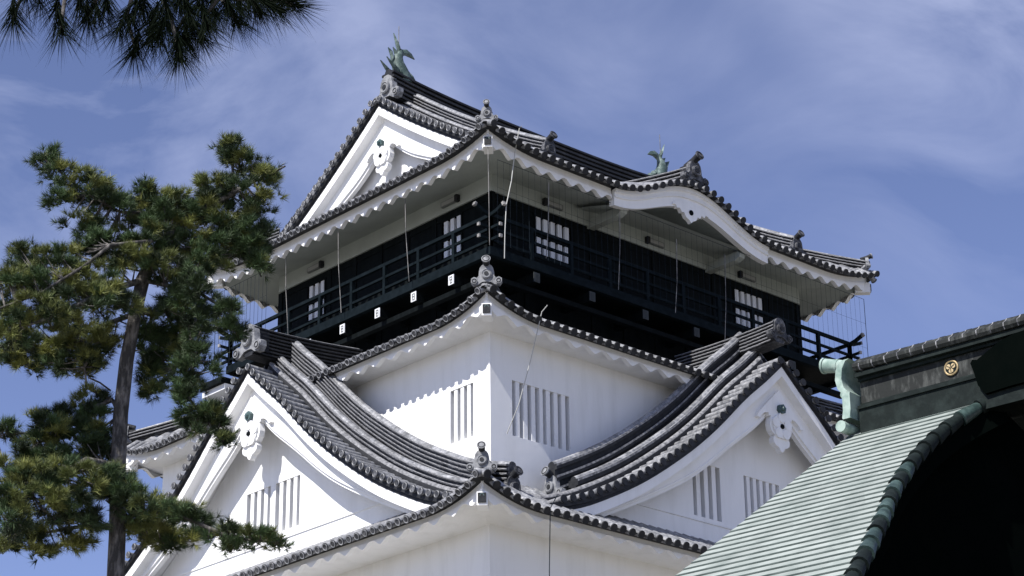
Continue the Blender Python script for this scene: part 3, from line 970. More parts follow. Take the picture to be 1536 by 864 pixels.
# pendant of the curved gable
pk = MB()
frk = lambda u, w, v: Vector((KX-0.15+u, yk+0.10-w, 30.28+v))
half = [(0.0, 0.22), (0.30, 0.20), (0.75, 0.08), (0.80, -0.02), (0.66, 0.0), (0.60, -0.10), (0.48, -0.06), (0.40, -0.18), (0.30, -0.16), (0.22, -0.30), (0.08, -0.36), (0.0, -0.44)]
pk.prism(half + [(-u, v) for u, v in reversed(half[1:-1])], frk, 0.02, -0.12, 0)
pk.disc(frk(0, 0.02, -0.10), (0,-1,0), 0.085, 0.03, 12, 1)
pk.build('gable_pendant', [M_WHITE, M_BLACK], kgab)
# carved beam ends below it
for bx in (KX-2.75, KX+2.45):
    q = MB()
    ol = [(0.0, 0.0), (-1.25, 0.0), (-1.45, 0.07), (-1.50, 0.18), (-1.40, 0.27), (0.0, 0.27)]
    frb = lambda u, w, v: Vector((bx+w, u+0.0, 29.46+v))
    q.prism(ol, frb, -0.13, 0.13)
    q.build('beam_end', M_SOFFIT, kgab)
# ridge of the curved gable, running out to the eave
prof, mats = ridge_profile(0.34, 0.50, 4, 0.09)
pth = [(KX, yk-0.02+0.35*i, 31.13 + 0.20*0.35*i + 0.10*(1-i/10)**3) for i in range(11)]
q = MB(); q.sweep(pth, Vector((1,0,0)), prof, mats); q.build('ridge', [M_RIDGE, M_MORTAR, M_TILE], kgab)
end_tile('ridge_end_tile', (KX, yk-0.06, 31.30), Vector((0,-1,0)), 0.95, kgab, mats=[M_RIDGE, M_TILE_D])

# --------------------------------------------------------------- balcony
BX0, BY0, BX1, BY1 = -1.15, -1.22, UX1+1.2, UY1+1.25
b = MB()
b.box((BX0, BY0, 26.90), (BX1, 0.0, 27.02)); b.box((BX0, 0.003, 26.90), (0.0, BY1, 27.02)); b.box((UX1, 0.003, 26.90), (BX1, BY1, 27.02)); b.box((0.0, UY1, 26.90), (UX1, BY1, 27.02))
b.build('balcony_floor', M_BLACK, keep)
b = MB()
for (p0, p1) in (((BX0-0.02, BY0-0.02, 26.80), (BX0+0.14, BY1, 27.06)), ((BX0+0.143, BY0-0.02, 26.80), (BX1, BY0+0.14, 27.06)), ((BX1-0.14, BY0+0.143, 26.80), (BX1+0.02, BY1, 27.06)), ((BX0+0.143, BY1-0.14, 26.80), (BX1-0.143, BY1+0.02, 27.06))):
    b.box(p0, p1)
b.build('balcony_edge_beam', M_RAIL, keep)
# cantilever joists with plastered ends
def joist(p0, p1, front, mark):
    q = MB()
    q.bar(p0, p1, 0.20, 0.28)
    f = Vector(front); sd = f.cross(Vector((0,0,1)))
    c = Vector(p1)
    q.obox(c + f*0.012, f*0.012, sd*0.115, Vector((0,0,0.145)), 1 if mark else 2)
    # incised key-shaped mark on the plastered end
    for (cu, cv, hu, hv) in ((-0.045, 0.0, 0.012, 0.09), (0.0, 0.085, 0.05, 0.012), (0.045, 0.045, 0.012, 0.045), (0.01, 0.0, 0.045, 0.012), (0.03, -0.06, 0.012, 0.05), (-0.01, -0.10, 0.045, 0.012)):
        q.obox(c + f*0.026 + sd*cu + Vector((0,0,cv)), f*0.003, sd*hu, Vector((0,0,hv)), 2)
    return q.build('balcony_joist', [M_BLACK, M_PAPER, M_LAMPD], keep)
for y in [0.43+1.675*k for k in range(-0, 7)]: joist((0.0, y, 26.54), (BX0-0.02, y, 26.54), (-1,0,0), 1)
for x in [0.59+2.2*k for k in range(0, 6)]: joist((x, 0.0, 26.56), (x, BY0-0.02, 26.56), (0,-1,0), 0)
b = MB()
b.box((BX0+0.25, BY0+0.3, 26.24), (BX0+0.45, BY1-0.2, 26.385)); b.box((BX0+0.46, BY0+0.3, 26.24), (BX1-0.2, BY0+0.5, 26.385))
b.build('balcony_beam', M_BLACK, keep)
# corner sign-board beams sticking out at the far left
b = MB(); b.obox((BX0-0.02, BY1+0.15, 26.42), (0.45,0,0), (0,0.55,0), (0,0,0.10)); b.obox((BX0-0.02, BY1+0.22, 26.22), (0.30,0,0), (0,0.62,0), (0,0,0.095), 1)
b.build('corner_joist', [M_BLACK, M_PAPER], keep)

# railing: posts, three rails, rail ends that cross and flare up at the corners
def railing(a, c, d, n_posts, ext=0.55):
    a = Vector(a); c = Vector(c)
    root = MB()
    dirv = (c-a).normalized()
    top = [a - dirv*ext + Vector((0,0,0.98+0.16)), a - dirv*ext*0.5 + Vector((0,0,0.98+0.05)), a + Vector((0,0,0.98)), c + Vector((0,0,0.98)), c + dirv*ext*0.5 + Vector((0,0,1.03)), c + dirv*ext + Vector((0,0,1.14))]
    for p0, p1 in zip(top[:-1], top[1:]): root.bar(p0, p1, 0.10, 0.10)
    for zz, h, w in ((0.58, 0.075, 0.075), (0.22, 0.075, 0.075)):
        root.bar(a - dirv*ext*0.75 + Vector((0,0,zz)), c + dirv*ext*0.75 + Vector((0,0,zz)), w, h)
    # pale metal caps on the rail tips
    for p, pp in ((top[0], top[1]), (top[-1], top[-2])):
        dd = (p-pp).normalized(); root.bar(p - dd*0.004, p+dd*0.07, 0.112, 0.112, 1)
    for zz in (0.58, 0.22):
        for p, s_ in ((a, -1), (c, 1)):
            e = p + dirv*s_*(ext*0.75) + Vector((0,0,zz)); root.bar(e, e+dirv*s_*0.05, 0.095, 0.095, 1)
    ro = root.build('railing', [M_RAIL, M_CABLE], keep)
    for k in range(n_posts+1):
        p = a + (c-a)*k/n_posts
        q = MB(); q.box(p - Vector((0.055,0.055,0.0)), p + Vector((0.055,0.055,0.93))); q.build('post', M_RAIL, ro)
ZF = 27.063
railing((BX0+0.07, BY0+0.07, ZF), (BX0+0.07, BY1-0.07, ZF), 'L', 8)
railing((BX0+0.07, BY0+0.07, ZF+0.02), (BX1-0.07, BY0+0.07, ZF+0.02), 'F', 10)
railing((BX1-0.07, BY0+0.07, ZF), (BX1-0.07, BY1-0.07, ZF), 'B', 8)
railing((BX0+0.07, BY1-0.07, ZF+0.02), (BX1-0.07, BY1-0.07, ZF+0.02), 'K', 10)

# --------------------------------------------------------------- roof statues (dolphin-fish with raised tails)
def shachi(x, inward, label, sc=1.0):
    root = empty('roof_statue', (x, YC, 35.42), label, 'statue', 'fish statues on the top ridge')
    fr = lambda u, w, v: Vector((x + inward*u*sc, YC + w*sc, 35.42 + v*sc))
    b = MB()
    path = [(0.20, -0.05), (0.16, 0.18), (0.06, 0.40), (-0.04, 0.62), (-0.02, 0.84), (0.06, 1.02), (0.10, 1.16)]
    rr = [0.30, 0.29, 0.25, 0.21, 0.16, 0.10, 0.05]
    b.tube([fr(u, 0, v) for u, v in path], [r*sc for r in rr], 12)
    b.tube([fr(0.12, 0, 0.10), fr(-0.14, 0, 0.06), fr(-0.30, 0, 0.14)], [0.24*sc, 0.17*sc, 0.07*sc], 10)
    for s_ in (-1, 1):
        b.disc(fr(-0.02, 0.18*s_, 0.24), (0, s_, 0.2), 0.06*sc, 0.05*sc, 10)
    b.build('body', M_STATUE, root, smooth=60)
    def plate(ol, th, name, w0=0.0):
        n_ = len(ol); cu = sum(p_[0] for p_ in ol)/n_; cv = sum(p_[1] for p_ in ol)/n_
        q = MB()
        vs = [fr(u, w0+th*0.35, v) for u, v in ol] + [fr(u, w0-th*0.35, v) for u, v in ol] + [fr(cu, w0+th*1.6, cv), fr(cu, w0-th*1.6, cv)]
        fs = []
        for i in range(n_):
            j = (i+1) % n_
            fs += [(i, j, 2*n_), (n_+j, n_+i, 2*n_+1), (i, n_+i, n_+j, j)]
        q.add(vs, fs); q.build(name, M_STATUE, root)
    plate([(0.14, 1.00), (0.06, 1.18), (-0.08, 1.42), (-0.22, 1.66), (-0.12, 1.36), (-0.06, 1.12), (0.0, 0.98)], 0.06, 'tail_fin')
    plate([(0.02, 1.02), (0.14, 1.18), (0.32, 1.24), (0.52, 1.16), (0.66, 1.00), (0.44, 1.06), (0.24, 1.00), (0.12, 0.90)], 0.06, 'tail_fin')
    plate([(-0.14, 0.44), (-0.30, 0.56), (-0.34, 0.82), (-0.44, 1.06), (-0.26, 0.98), (-0.22, 0.76), (-0.10, 0.66)], 0.05, 'back_fin')
    plate([(-0.12, 0.70), (-0.16, 0.92), (-0.24, 1.14), (-0.08, 1.06), (-0.02, 0.90)], 0.05, 'back_fin')
    plate([(-0.08, 0.30), (-0.30, 0.40), (-0.62, 0.60), (-0.48, 0.42), (-0.30, 0.24), (-0.10, 0.18)], 0.06, 'side_fin', 0.16)
    plate([(-0.08, 0.30), (-0.30, 0.40), (-0.62, 0.60), (-0.48, 0.42), (-0.30, 0.24), (-0.10, 0.18)], 0.06, 'side_fin', -0.16)
    plate([(0.10, 0.62), (0.24, 0.56), (0.30, 0.44), (0.44, 0.42), (0.48, 0.28), (0.64, 0.26), (0.66, 0.10), (0.84, 0.02), (0.80, -0.10), (0.10, -0.10)], 0.12, 'belly_fin')
    q = MB(); q.tube([fr(0.0, 0, 1.15), fr(0.0, 0, 1.98)], 0.012*sc, 6); q.build('lightning_rod', M_CABLE, root)
shachi(0.62, 1, 'green bronze fish statue at the left end of the top ridge, above the small gable')
shachi(12.62, -1, 'green bronze fish statue half hidden behind the ridge of the curved eave gable')

# --------------------------------------------------------------- lamps under the top eaves
def soffit_lamp(c, along, outw, label):
    c = Vector(c); al = Vector(along); ou = Vector(outw); up = Vector((0,0,1))
    root = empty('eave_lamp', c, label, 'lamp', 'long lamps under the top eaves')
    q = MB(); q.obox(c, al*0.34, ou*0.05, up*0.085)
    q.build('housing', M_LAMP, root)
    q = MB(); q.obox(c + ou*0.056, al*0.29, ou*0.008, up*0.055); q.build('diffuser', M_LENS, root)
    q = MB(); q.obox(c - al*0.37 + ou*0.01, al*0.055, ou*0.075, up*0.105); q.build('end_box', M_TILE_D, root)
for y, lb in ((1.76, 'long grey eave lamp above the barred window beside the near corner, left face'), (8.34, 'long grey eave lamp above the far barred window of the left face')):
    soffit_lamp((-0.115, y, 29.76), (0, 1, 0), (-1, 0, 0), lb)
for x, lb in ((2.39, 'long grey eave lamp above the first barred window right of the near corner'), (6.73, 'long grey eave lamp under the middle of the curved gable'), (10.95, 'long grey eave lamp above the far barred window of the right face')):
    soffit_lamp((x, -0.115, 29.76), (1, 0, 0), (0, -1, 0), lb)

# --------------------------------------------------------------- ropes and cables
def rope(pts, r, m, label, name='hanging_rope', cat='rope', group=None):
    b = MB(); b.tube(pts, r, 6)
    return tag(b.build(name, m, None, smooth=60), label, cat, group)
for y, zb, lb in ((8.0, 27.0, 'thin pale cord hanging down the left face near its far barred window'), (5.35, 27.0, 'thin pale cord hanging down the middle of the left face'), (2.15, 27.0, 'thin pale cord hanging beside the left barred window near the corner')):
    rope([(-1.50, y, 29.75), (-1.45, y+0.02, 28.6), (-1.32, y, zb)], 0.012, M_CABLE, lb, group='cords hanging from the top eaves')
rope([(-1.66, -1.72, 30.0), (-1.62, -1.70, 28.6), (-1.30, -1.36, 27.0)], 0.011, M_CABLE, 'thin stiff cord hanging straight down from the near corner of the top eaves', group='cords hanging from the top eaves')
rope([(-0.72, -2.12, 30.62), (-0.55, -1.85, 30.72), (-0.70, -1.80, 29.9), (-0.80, -1.75, 29.0), (-0.98, -1.72, 28.2), (-1.02, -1.70, 27.4), (-1.05, -1.70, 26.55)], 0.014, M_ROPE, 'loose pale rope curving down from the tile edge right of the near corner')
for x, z0, z1, lb in ((0.85, 29.2, 27.2, 'short streaked cord hanging just left of the first right-face window'), (3.75, 29.7, 27.0, 'pale cord hanging right of the first barred window of the right face'), (6.15, 28.9, 26.9, 'pale cord hanging below the middle of the curved gable'), (8.3, 29.0, 26.5, 'streaked cord hanging below the right half of the curved gable')):
    rope([(x, -1.55, z0+0.35), (x, -1.5, (z0+z1)/2), (x+0.02, -1.36, z1)], 0.011, M_CABLE, lb, group='cords hanging from the top eaves')
rope([(-1.52, -3.92, 24.33), (-1.60, -3.78, 24.16), (-1.75, -3.5, 22.9), (-1.95, -3.2, 21.6), (-1.98, -2.75, 20.9)], 0.013, M_ROPE, 'thin pale cable slanting across the white wall beside its right slit window')
rope([(-3.55, -6.3, 18.05), (-3.62, -6.12, 17.75), (-3.62, -6.05, 16.2), (-3.64, -6.0, 13.2)], 0.012, M_NET, 'thin dark cable hanging from the lowest eave right of its corner')

# bird nets of upright cords round the balcony ends
def net(p0, p1, zt, zb, step, label, r=0.0065):
    b = MB()
    p0 = Vector(p0); p1 = Vector(p1); n = int((p1-p0).length/step)
    for k in range(n+1):
        p = p0 + (p1-p0)*k/n
        q = random.uniform(-0.02, 0.02)
        b.tube([(p.x, p.y, zb), (p.x+q, p.y+q, zt)], r, 3)
    for z in frange(zb, zt, 0.9):
        b.tube([(p0.x, p0.y, z), (p1.x, p1.y, z)], 0.004, 3)
    b.tube([(p0.x, p0.y, zt), (p1.x, p1.y, zt)], 0.007, 5)
    for p in (p1,): b.tube([(p.x, p.y, zb-0.4), (p.x, p.y, zt)], 0.010, 5)
    return tag(b.build('bird_net', M_NET), label, 'net', 'bird nets round the balcony')
net((-1.48, 9.0, 0), (-1.48, 11.75, 0), 29.55, 26.9, 0.20, 'fine upright-cord bird net at the far left end of the balcony')
net((-1.2, -1.60, 0), (14.95, -1.60, 0), 29.6, 27.0, 0.24, 'fine upright-cord bird net along the right face of the balcony', 0.0038)

# ------------------------------------------------------------------ shrine hall with the green copper roof
SF = Vector((-16.94, -26.51, 11.52))
HA = math.radians(97)
RD = Vector((math.cos(HA), math.sin(HA), 0)); ND = Vector((-math.sin(HA), math.cos(HA), 0)); ZZ = Vector((0,0,1))
hall = empty('shrine_hall', (SF.x, SF.y, 0), 'shrine hall with pale green copper roof and dark crested ridge', 'shrine')
sp = lambda a, n, z: SF + RD*a + ND*n + ZZ*z
edge_tab = [(-0.3, -2.25), (0.08, -2.02), (0.46, -1.76), (1.32, -1.68), (2.64, -1.96), (3.83, -2.42), (5.23, -2.92), (6.4, -3.3), (8.5, -3.9)]
def slope(n): return -0.68*n + 0.0*n*n
b = MB()
NMAX = 8.4; step = 0.165
k = 0; n = 0.0
As = lambda n: [0.10 + (interp(edge_tab, n)-0.10)*i/10 for i in range(11)]
while n < NMAX:
    n2 = n+step
    lip = 0.010
    r0 = [sp(a, n, slope(n)-0.004) for a in As(n)]
    r1 = [sp(a, n2-0.022, slope(n2-0.022)+lip) for a in As(n2)]
    r2 = [sp(a, n2+0.004, slope(n2+0.004)+lip-0.008) for a in As(n2)]
    r3 = [sp(a, n2, slope(n2)-0.006) for a in As(n2)]
    vs = r0+r1+r2+r3; w = 11
    b.add(vs, [(j*w+i, j*w+i+1, (j+1)*w+i+1, (j+1)*w+i) for j in range(3) for i in range(10)], [0]*10+[1]*10+[1]*10)  # dark lip faces paint in the gap shade under each overlap
    n = n2
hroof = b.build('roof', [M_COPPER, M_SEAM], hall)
# hidden other slope, verge rolls and dark gable end
b = MB()
b.add([sp(0.1, 0, 0), sp(-2.2, 0, 0), sp(-3.6, -8.4, -5.7), sp(0.1, -8.4, -5.7)], [(0,1,2,3)])
b.add([sp(0.10, 0, -0.005), sp(0.10, 8.4, slope(8.4)-0.005), sp(0.10, 8.4, slope(8.4)-0.4), sp(0.10, 0, -0.4)], [(0,1,2,3)])
b.build('back_slope', M_COPPER_D, hall)
b = MB()
ns = frange(0.0, 8.4, 0.30)
for i in range(len(ns)-1):
    a, c = ns[i], ns[i+1]
    pa = sp(interp(edge_tab, a)-0.05, a, slope(a)-0.06); pc = sp(interp(edge_tab, c)-0.05, c, slope(c)-0.06)
    m = random.choice((0, 0, 1, 1, 1))
    b.tube([pa + (pc-pa)*0.0, pa + (pc-pa)*0.97], [0.080, 0.108], 12, m)
b.build('verge_roll', [M_VERGE, M_COPPER_D, M_COPPER_L], hall, smooth=40)
b = MB()
us = ns
vs = []
for a in us:
    e = interp(edge_tab, a)
    vs += [sp(e-0.06, a, slope(a)-0.10), sp(e-0.08, a, slope(a)-0.42), sp(e+0.02, a, slope(a)-0.45), sp(e+0.06, a, slope(a)-0.5), sp(e+0.06, a, slope(a)-0.55)]
fs = [(i*5+j, (i+1)*5+j, (i+1)*5+j+1, i*5+j+1) for i in range(len(us)-1) for j in range(1)]
b.add(vs, fs)
b.build('barge_board', M_DARKWOOD, hall)
b = MB()
cols = [(interp(edge_tab, n_)+0.05, n_, slope(n_)-0.16) for n_ in ns] 
cols = [(-2.0-0.22*k_, -0.7*k_, -0.68*0.7*k_-0.16) for k_ in range(12, 0, -1)] + cols
vs = []
for (a_, n_, z_) in cols: vs += [sp(a_, n_, z_), sp(a_+0.25, n_, z_-0.5), sp(a_+0.25, n_, -11.5)]
b.add(vs, [(3*i+k_, 3*i+k_+1, 3*i+k_+4, 3*i+k_+3) for i in range(len(cols)-1) for k_ in (0, 1)])
b.build('gable_wall', M_DARKWOOD, hall)  # black curtain sheet along the verge, put in to hide light inside the gable
# ridge box
b = MB()
A0, A1 = -0.12, -3.4
def rbox(n_, z0, z1, a0=A0, a1=A1, m=0): b.obox(sp((a0+a1)/2, 0, (z0+z1)/2), RD*abs(a1-a0)/2, ND*n_, ZZ*(z1-z0)/2, m)
rbox(0.30, -0.30, 0.135); rbox(0.33, 0.138, 0.185, m=0); rbox(0.25, 0.188, 0.235); rbox(0.22, 0.238, 0.545, m=1); rbox(0.27, 0.548, 0.59); rbox(0.34, 0.593, 0.655)
hr = b.build('ridge', [M_COPPER_D, M_COPPER_B], hall)
b = MB()
q_ = [(-0.37, 0.66), (-0.40, 0.70), (-0.40, 0.745), (-0.33, 0.79), (-0.29, 0.835), (-0.15, 0.895), (0.0, 0.915), (0.15, 0.895), (0.29, 0.835), (0.33, 0.79), (0.40, 0.745), (0.40, 0.70), (0.37, 0.66)]
b.sweep([sp(A0 + (A1-A0)*i/8, 0, 0.02*abs(1-i/4)**2) for i in range(9)], ND, q_, 0)
for i in range(16):
    a = A0 - 0.1 - i*0.2
    b.sweep([sp(a, 0, 0.004), sp(a-0.016, 0, 0.004)], ND*1.012, [(x, z+0.003) for x, z in q_], 1)
b.build('ridge_cap', [M_COPPER_B, M_MORTAR], hall)
# gilt crest
b = MB()
c = sp(-1.53, 0.225, 0.400)
b.disc(c, ND, 0.105, 0.014, 28, 0); b.ring(c + ND*0.014, ND, 0.095, 0.012, 28, 0)
b.disc(c + ND*0.012, ND, 0.084, 0.006, 24, 1)
for k in range(3):
    q = 2*PI*k/3 + PI/6
    u = RD*math.cos(q) + ZZ*math.sin(q); v = RD*(-math.sin(q)) + ZZ*math.cos(q)
    lob = [(0.004, 0.0), (0.03, 0.034), (0.058, 0.032), (0.074, 0.0), (0.058, -0.032), (0.03, -0.034)]
    fr3 = lambda x, w, y: c + u*x + v*y + ND*w
    b.prism(lob, fr3, 0.016, 0.026, 0)
    b.tube([c + u*0.01 + ND*0.03, c + u*0.066 + ND*0.03], 0.004, 5, 1)
b.build('crest', [M_GOLD, M_COPPER_D], hall)
# near-end ridge ornament (dark, sweeping up over the verge)
b = MB()
fro = lambda u, w, v: sp(-1.93-u, w, v)
b.prism([(-0.05, 0.34), (-0.02, 0.385), (0.05, 0.365), (0.20, 0.44), (0.40, 0.53), (0.60, 0.58), (0.9, 0.60), (0.9, -0.10), (0.5, -0.10), (0.12, -0.12), (0.03, 0.02), (-0.01, 0.20)], fro, -0.36, 0.36)
b.build('ridge_end_ornament', M_DARKWOOD, hall)
# far-end ornament: cylinder finial, rolled plate and scroll foot
b = MB()
b.tube([sp(-0.22, 0, 0.84), sp(0.05, 0.03, 0.86), sp(0.28, 0.06, 0.93), sp(0.50, 0.08, 0.985)], [0.075, 0.085, 0.09, 0.102], 16)
b.disc(sp(0.50, 0.08, 0.985), (RD*1.0+ZZ*0.2), 0.112, 0.03, 16)
b.tube([sp(0.30, 0.06, 0.935), sp(0.33, 0.063, 0.944)], 0.100, 16)
b.build('ridge_finial', M_COPPER_L, hall, smooth=40)
b = MB()
def curl(pts, n0, n1, th):
    vs = []
    for (a, z) in pts: vs += [sp(a, n0, z), sp(a, n1, z)]
    k = len(pts)
    b.add(vs, [(2*i, 2*i+1, 2*i+3, 2*i+2) for i in range(k-1)])
    vs = []
    for (a, z) in pts: vs += [sp(a-th, n0, z), sp(a-th, n1, z)]
    b.add(vs, [(2*i, 2*i+1, 2*i+3, 2*i+2) for i in range(k-1)])
    for nn in (n0, n1):
        vs = []
        for (a, z) in pts: vs += [sp(a, nn, z), sp(a-th, nn, z)]
        b.add(vs, [(2*i, 2*i+1, 2*i+3, 2*i+2) for i in range(k-1)])
prof_e = [(0.02, 0.86), (0.08, 0.84), (0.14, 0.74), (0.16, 0.60), (0.13, 0.47), (0.06, 0.38), (0.02, 0.36)]
curl(prof_e, -0.38, 0.40, 0.10)
curl([(0.02, 0.36), (0.03, 0.34), (0.03, 0.12), (0.05, 0.02), (0.04, 0.0)], -0.42, 0.46, 0.12)
b.tube([sp(0.02, -0.40, 0.36), sp(0.02, 0.43, 0.36)], 0.055, 12)
b.tube([sp(0.06, -0.44, -0.08), sp(0.06, 0.50, -0.10)], 0.08, 12)
b.build('ridge_end_ornament', M_COPPER_L, hall, smooth=40)
# body of the hall down to the ground
b = MB()
b.obox(sp(-6.5, 0, -8.6), RD*4.0, ND*6.5, ZZ*2.9); b.obox(sp(-1.0, 0, -9.8), RD*1.2, ND*6.5, ZZ*1.7)
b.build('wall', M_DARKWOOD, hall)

# ------------------------------------------------------------------ pines
def at(x, y, depth):
    """a point at a given horizontal distance in front of the camera"""
    d = FW + RT*(x-768)/F_PX - UP*(y-432)/F_PX
    hv = Vector((math.cos(YAW), math.sin(YAW), 0))
    return CAM + d*(depth/d.dot(hv))

def mesh_tris(name, V, C, material, parent):
    """V: (n, 3, 3) triangles, C: (n, 3) colours"""
    n = len(V)
    me = bpy.data.meshes.new(name)
    me.vertices.add(n*3); me.vertices.foreach_set('co', V.reshape(-1).astype(np.float32))
    me.loops.add(n*3); me.loops.foreach_set('vertex_index', np.arange(n*3, dtype=np.int32))
    me.polygons.add(n); me.polygons.foreach_set('loop_start', np.arange(0, n*3, 3, dtype=np.int32))
    if C is not None:
        at_ = me.color_attributes.new('col', 'FLOAT_COLOR', 'POINT')
        c4 = np.ones((n*3, 4), np.float32); c4[:, :3] = np.repeat(C, 3, axis=0)
        at_.data.foreach_set('color', c4.reshape(-1))
    me.materials.append(material)
    me.update(); me.validate()
    o = bpy.data.objects.new(name, me); COL.objects.link(o)
    if parent is not None:
        o.parent = parent; bpy.context.view_layer.update(); o.matrix_parent_inverse = parent.matrix_world.inverted()
    return o

def unit(v): return v/np.maximum(1e-9, np.linalg.norm(v, axis=-1, keepdims=True))

def tufts(P, D, ln, wd, k, spread=0.9, lin=(0.0, 0.35)):
    """needle triangles for tufts at P (n,3) pointing along D (n,3)"""
    n = len(P)
    d = RNG.normal(size=(n, k, 3)); d = unit(d)
    dd = unit(D[:, None, :]*1.0 + d*spread)
    base = P[:, None, :] + D[:, None, :]*RNG.uniform(lin[0], lin[1], (n, k, 1))*ln
    L_ = ln*RNG.uniform(0.65, 1.1, (n, k, 1))
    side = unit(np.cross(dd, RNG.normal(size=(n, k, 3))))*wd/2
    tip = base + dd*L_
    return np.stack([base-side, base+side, tip], axis=2).reshape(-1, 3, 3)

# left pine, about 28 m away
DT = 28.0
tp = lambda x, y, dz=0.0: at(x, y, DT+dz)
tree = empty('pine_tree', (tp(178, 900).x, tp(178, 900).y, 0), 'tall bare-trunked pine with layered needle pads in front of the left castle gable', 'tree')
tb = tp(172, 900)
trunk_pts = [Vector((tb.x-0.35, tb.y+0.25, 0.0)), Vector((tb.x-0.2, tb.y+0.1, 3.0)), tp(172, 900), tp(176, 800), tp(177, 700, .1), tp(181, 620, .1), tp(190, 540), tp(203, 470), tp(214, 420, -.1), tp(236, 374, -.1), tp(262, 345), tp(296, 318, .1), tp(335, 298), tp(380, 272)]
trunk_r = [0.20, 0.15, 0.115, 0.108, 0.103, 0.099, 0.094, 0.083, 0.095, 0.075, 0.06, 0.05, 0.04, 0.025]
b = MB(); b.tube(trunk_pts, trunk_r, 14); b.build('trunk', M_BARK, tree, smooth=60)
limbs = [
    ([(380, 272, 0), (405, 262, 0), (428, 249, -.1)], 0.028), ([(335, 298, 0), (350, 262, .1), (345, 225, .1)], 0.03),
    ([(296, 318, .1), (240, 320, 0), (180, 318, -.2), (130, 290, -.3), (68, 240, -.3)], 0.035),
    ([(262, 345, 0), (225, 362, -.4), (165, 368, -.7), (128, 398, -.95), (60, 440, -1.05), (-10, 466, -1.1), (-90, 500, -1.1)], 0.034),
    ([(214, 420, -.1), (150, 440, -.7), (90, 470, -.9), (10, 500, -1.0)], 0.045), ([(203, 470, 0), (150, 490, .5), (60, 520, .7), (10, 540, .6)], 0.04),
    ([(214, 420, -.1), (260, 430, -.3), (300, 440, -.3), (345, 468, -.4), (352, 492, -.4)], 0.035), ([(203, 470, 0), (250, 468, .5), (270, 520, .7), (262, 560, .7)], 0.035),
    ([(296, 318, .1), (350, 350, .2), (385, 400, .2), (392, 415, .2)], 0.03), ([(262, 430, .2), (290, 520, -.2), (285, 600, -.2), (320, 645, -.2), (338, 668, -.2)], 0.03),
    ([(181, 620, .1), (168, 600, .2), (130, 616, .2), (90, 650, .1), (50, 668, 0)], 0.045), ([(168, 600, .2), (130, 582, .2), (126, 540, .2), (128, 500, .2)], 0.022),
    ([(166, 586, .2), (150, 574, .1), (132, 566, 0)], 0.012), ([(177, 700, .1), (130, 690, -.4), (80, 720, -.6), (10, 760, -.7), (-30, 780, -.7)], 0.055),
    ([(176, 720, 0), (215, 745, -.3), (270, 772, -.5), (330, 800, -.6), (380, 812, -.6), (425, 812, -.6)], 0.04), ([(50, 650, 0), (10, 650, 0), (-10, 660, 0)], 0.02),
    ([(176, 790, 0), (120, 790, .4), (60, 800, .5), (20, 800, .6)], 0.035), ([(176, 760, 0), (215, 800, .3), (250, 812, .3)], 0.03),
]
limb_paths = []
for pts, r0 in limbs:
    P = [tp(*p) for p in pts]
    b = MB(); nn = len(P)
    b.tube(P, [max(0.012, r0*(1-0.70*i/(nn-1))) for i in range(nn)], 8); b.build('limb', M_BARK, tree, smooth=60)
    limb_paths.append(P)
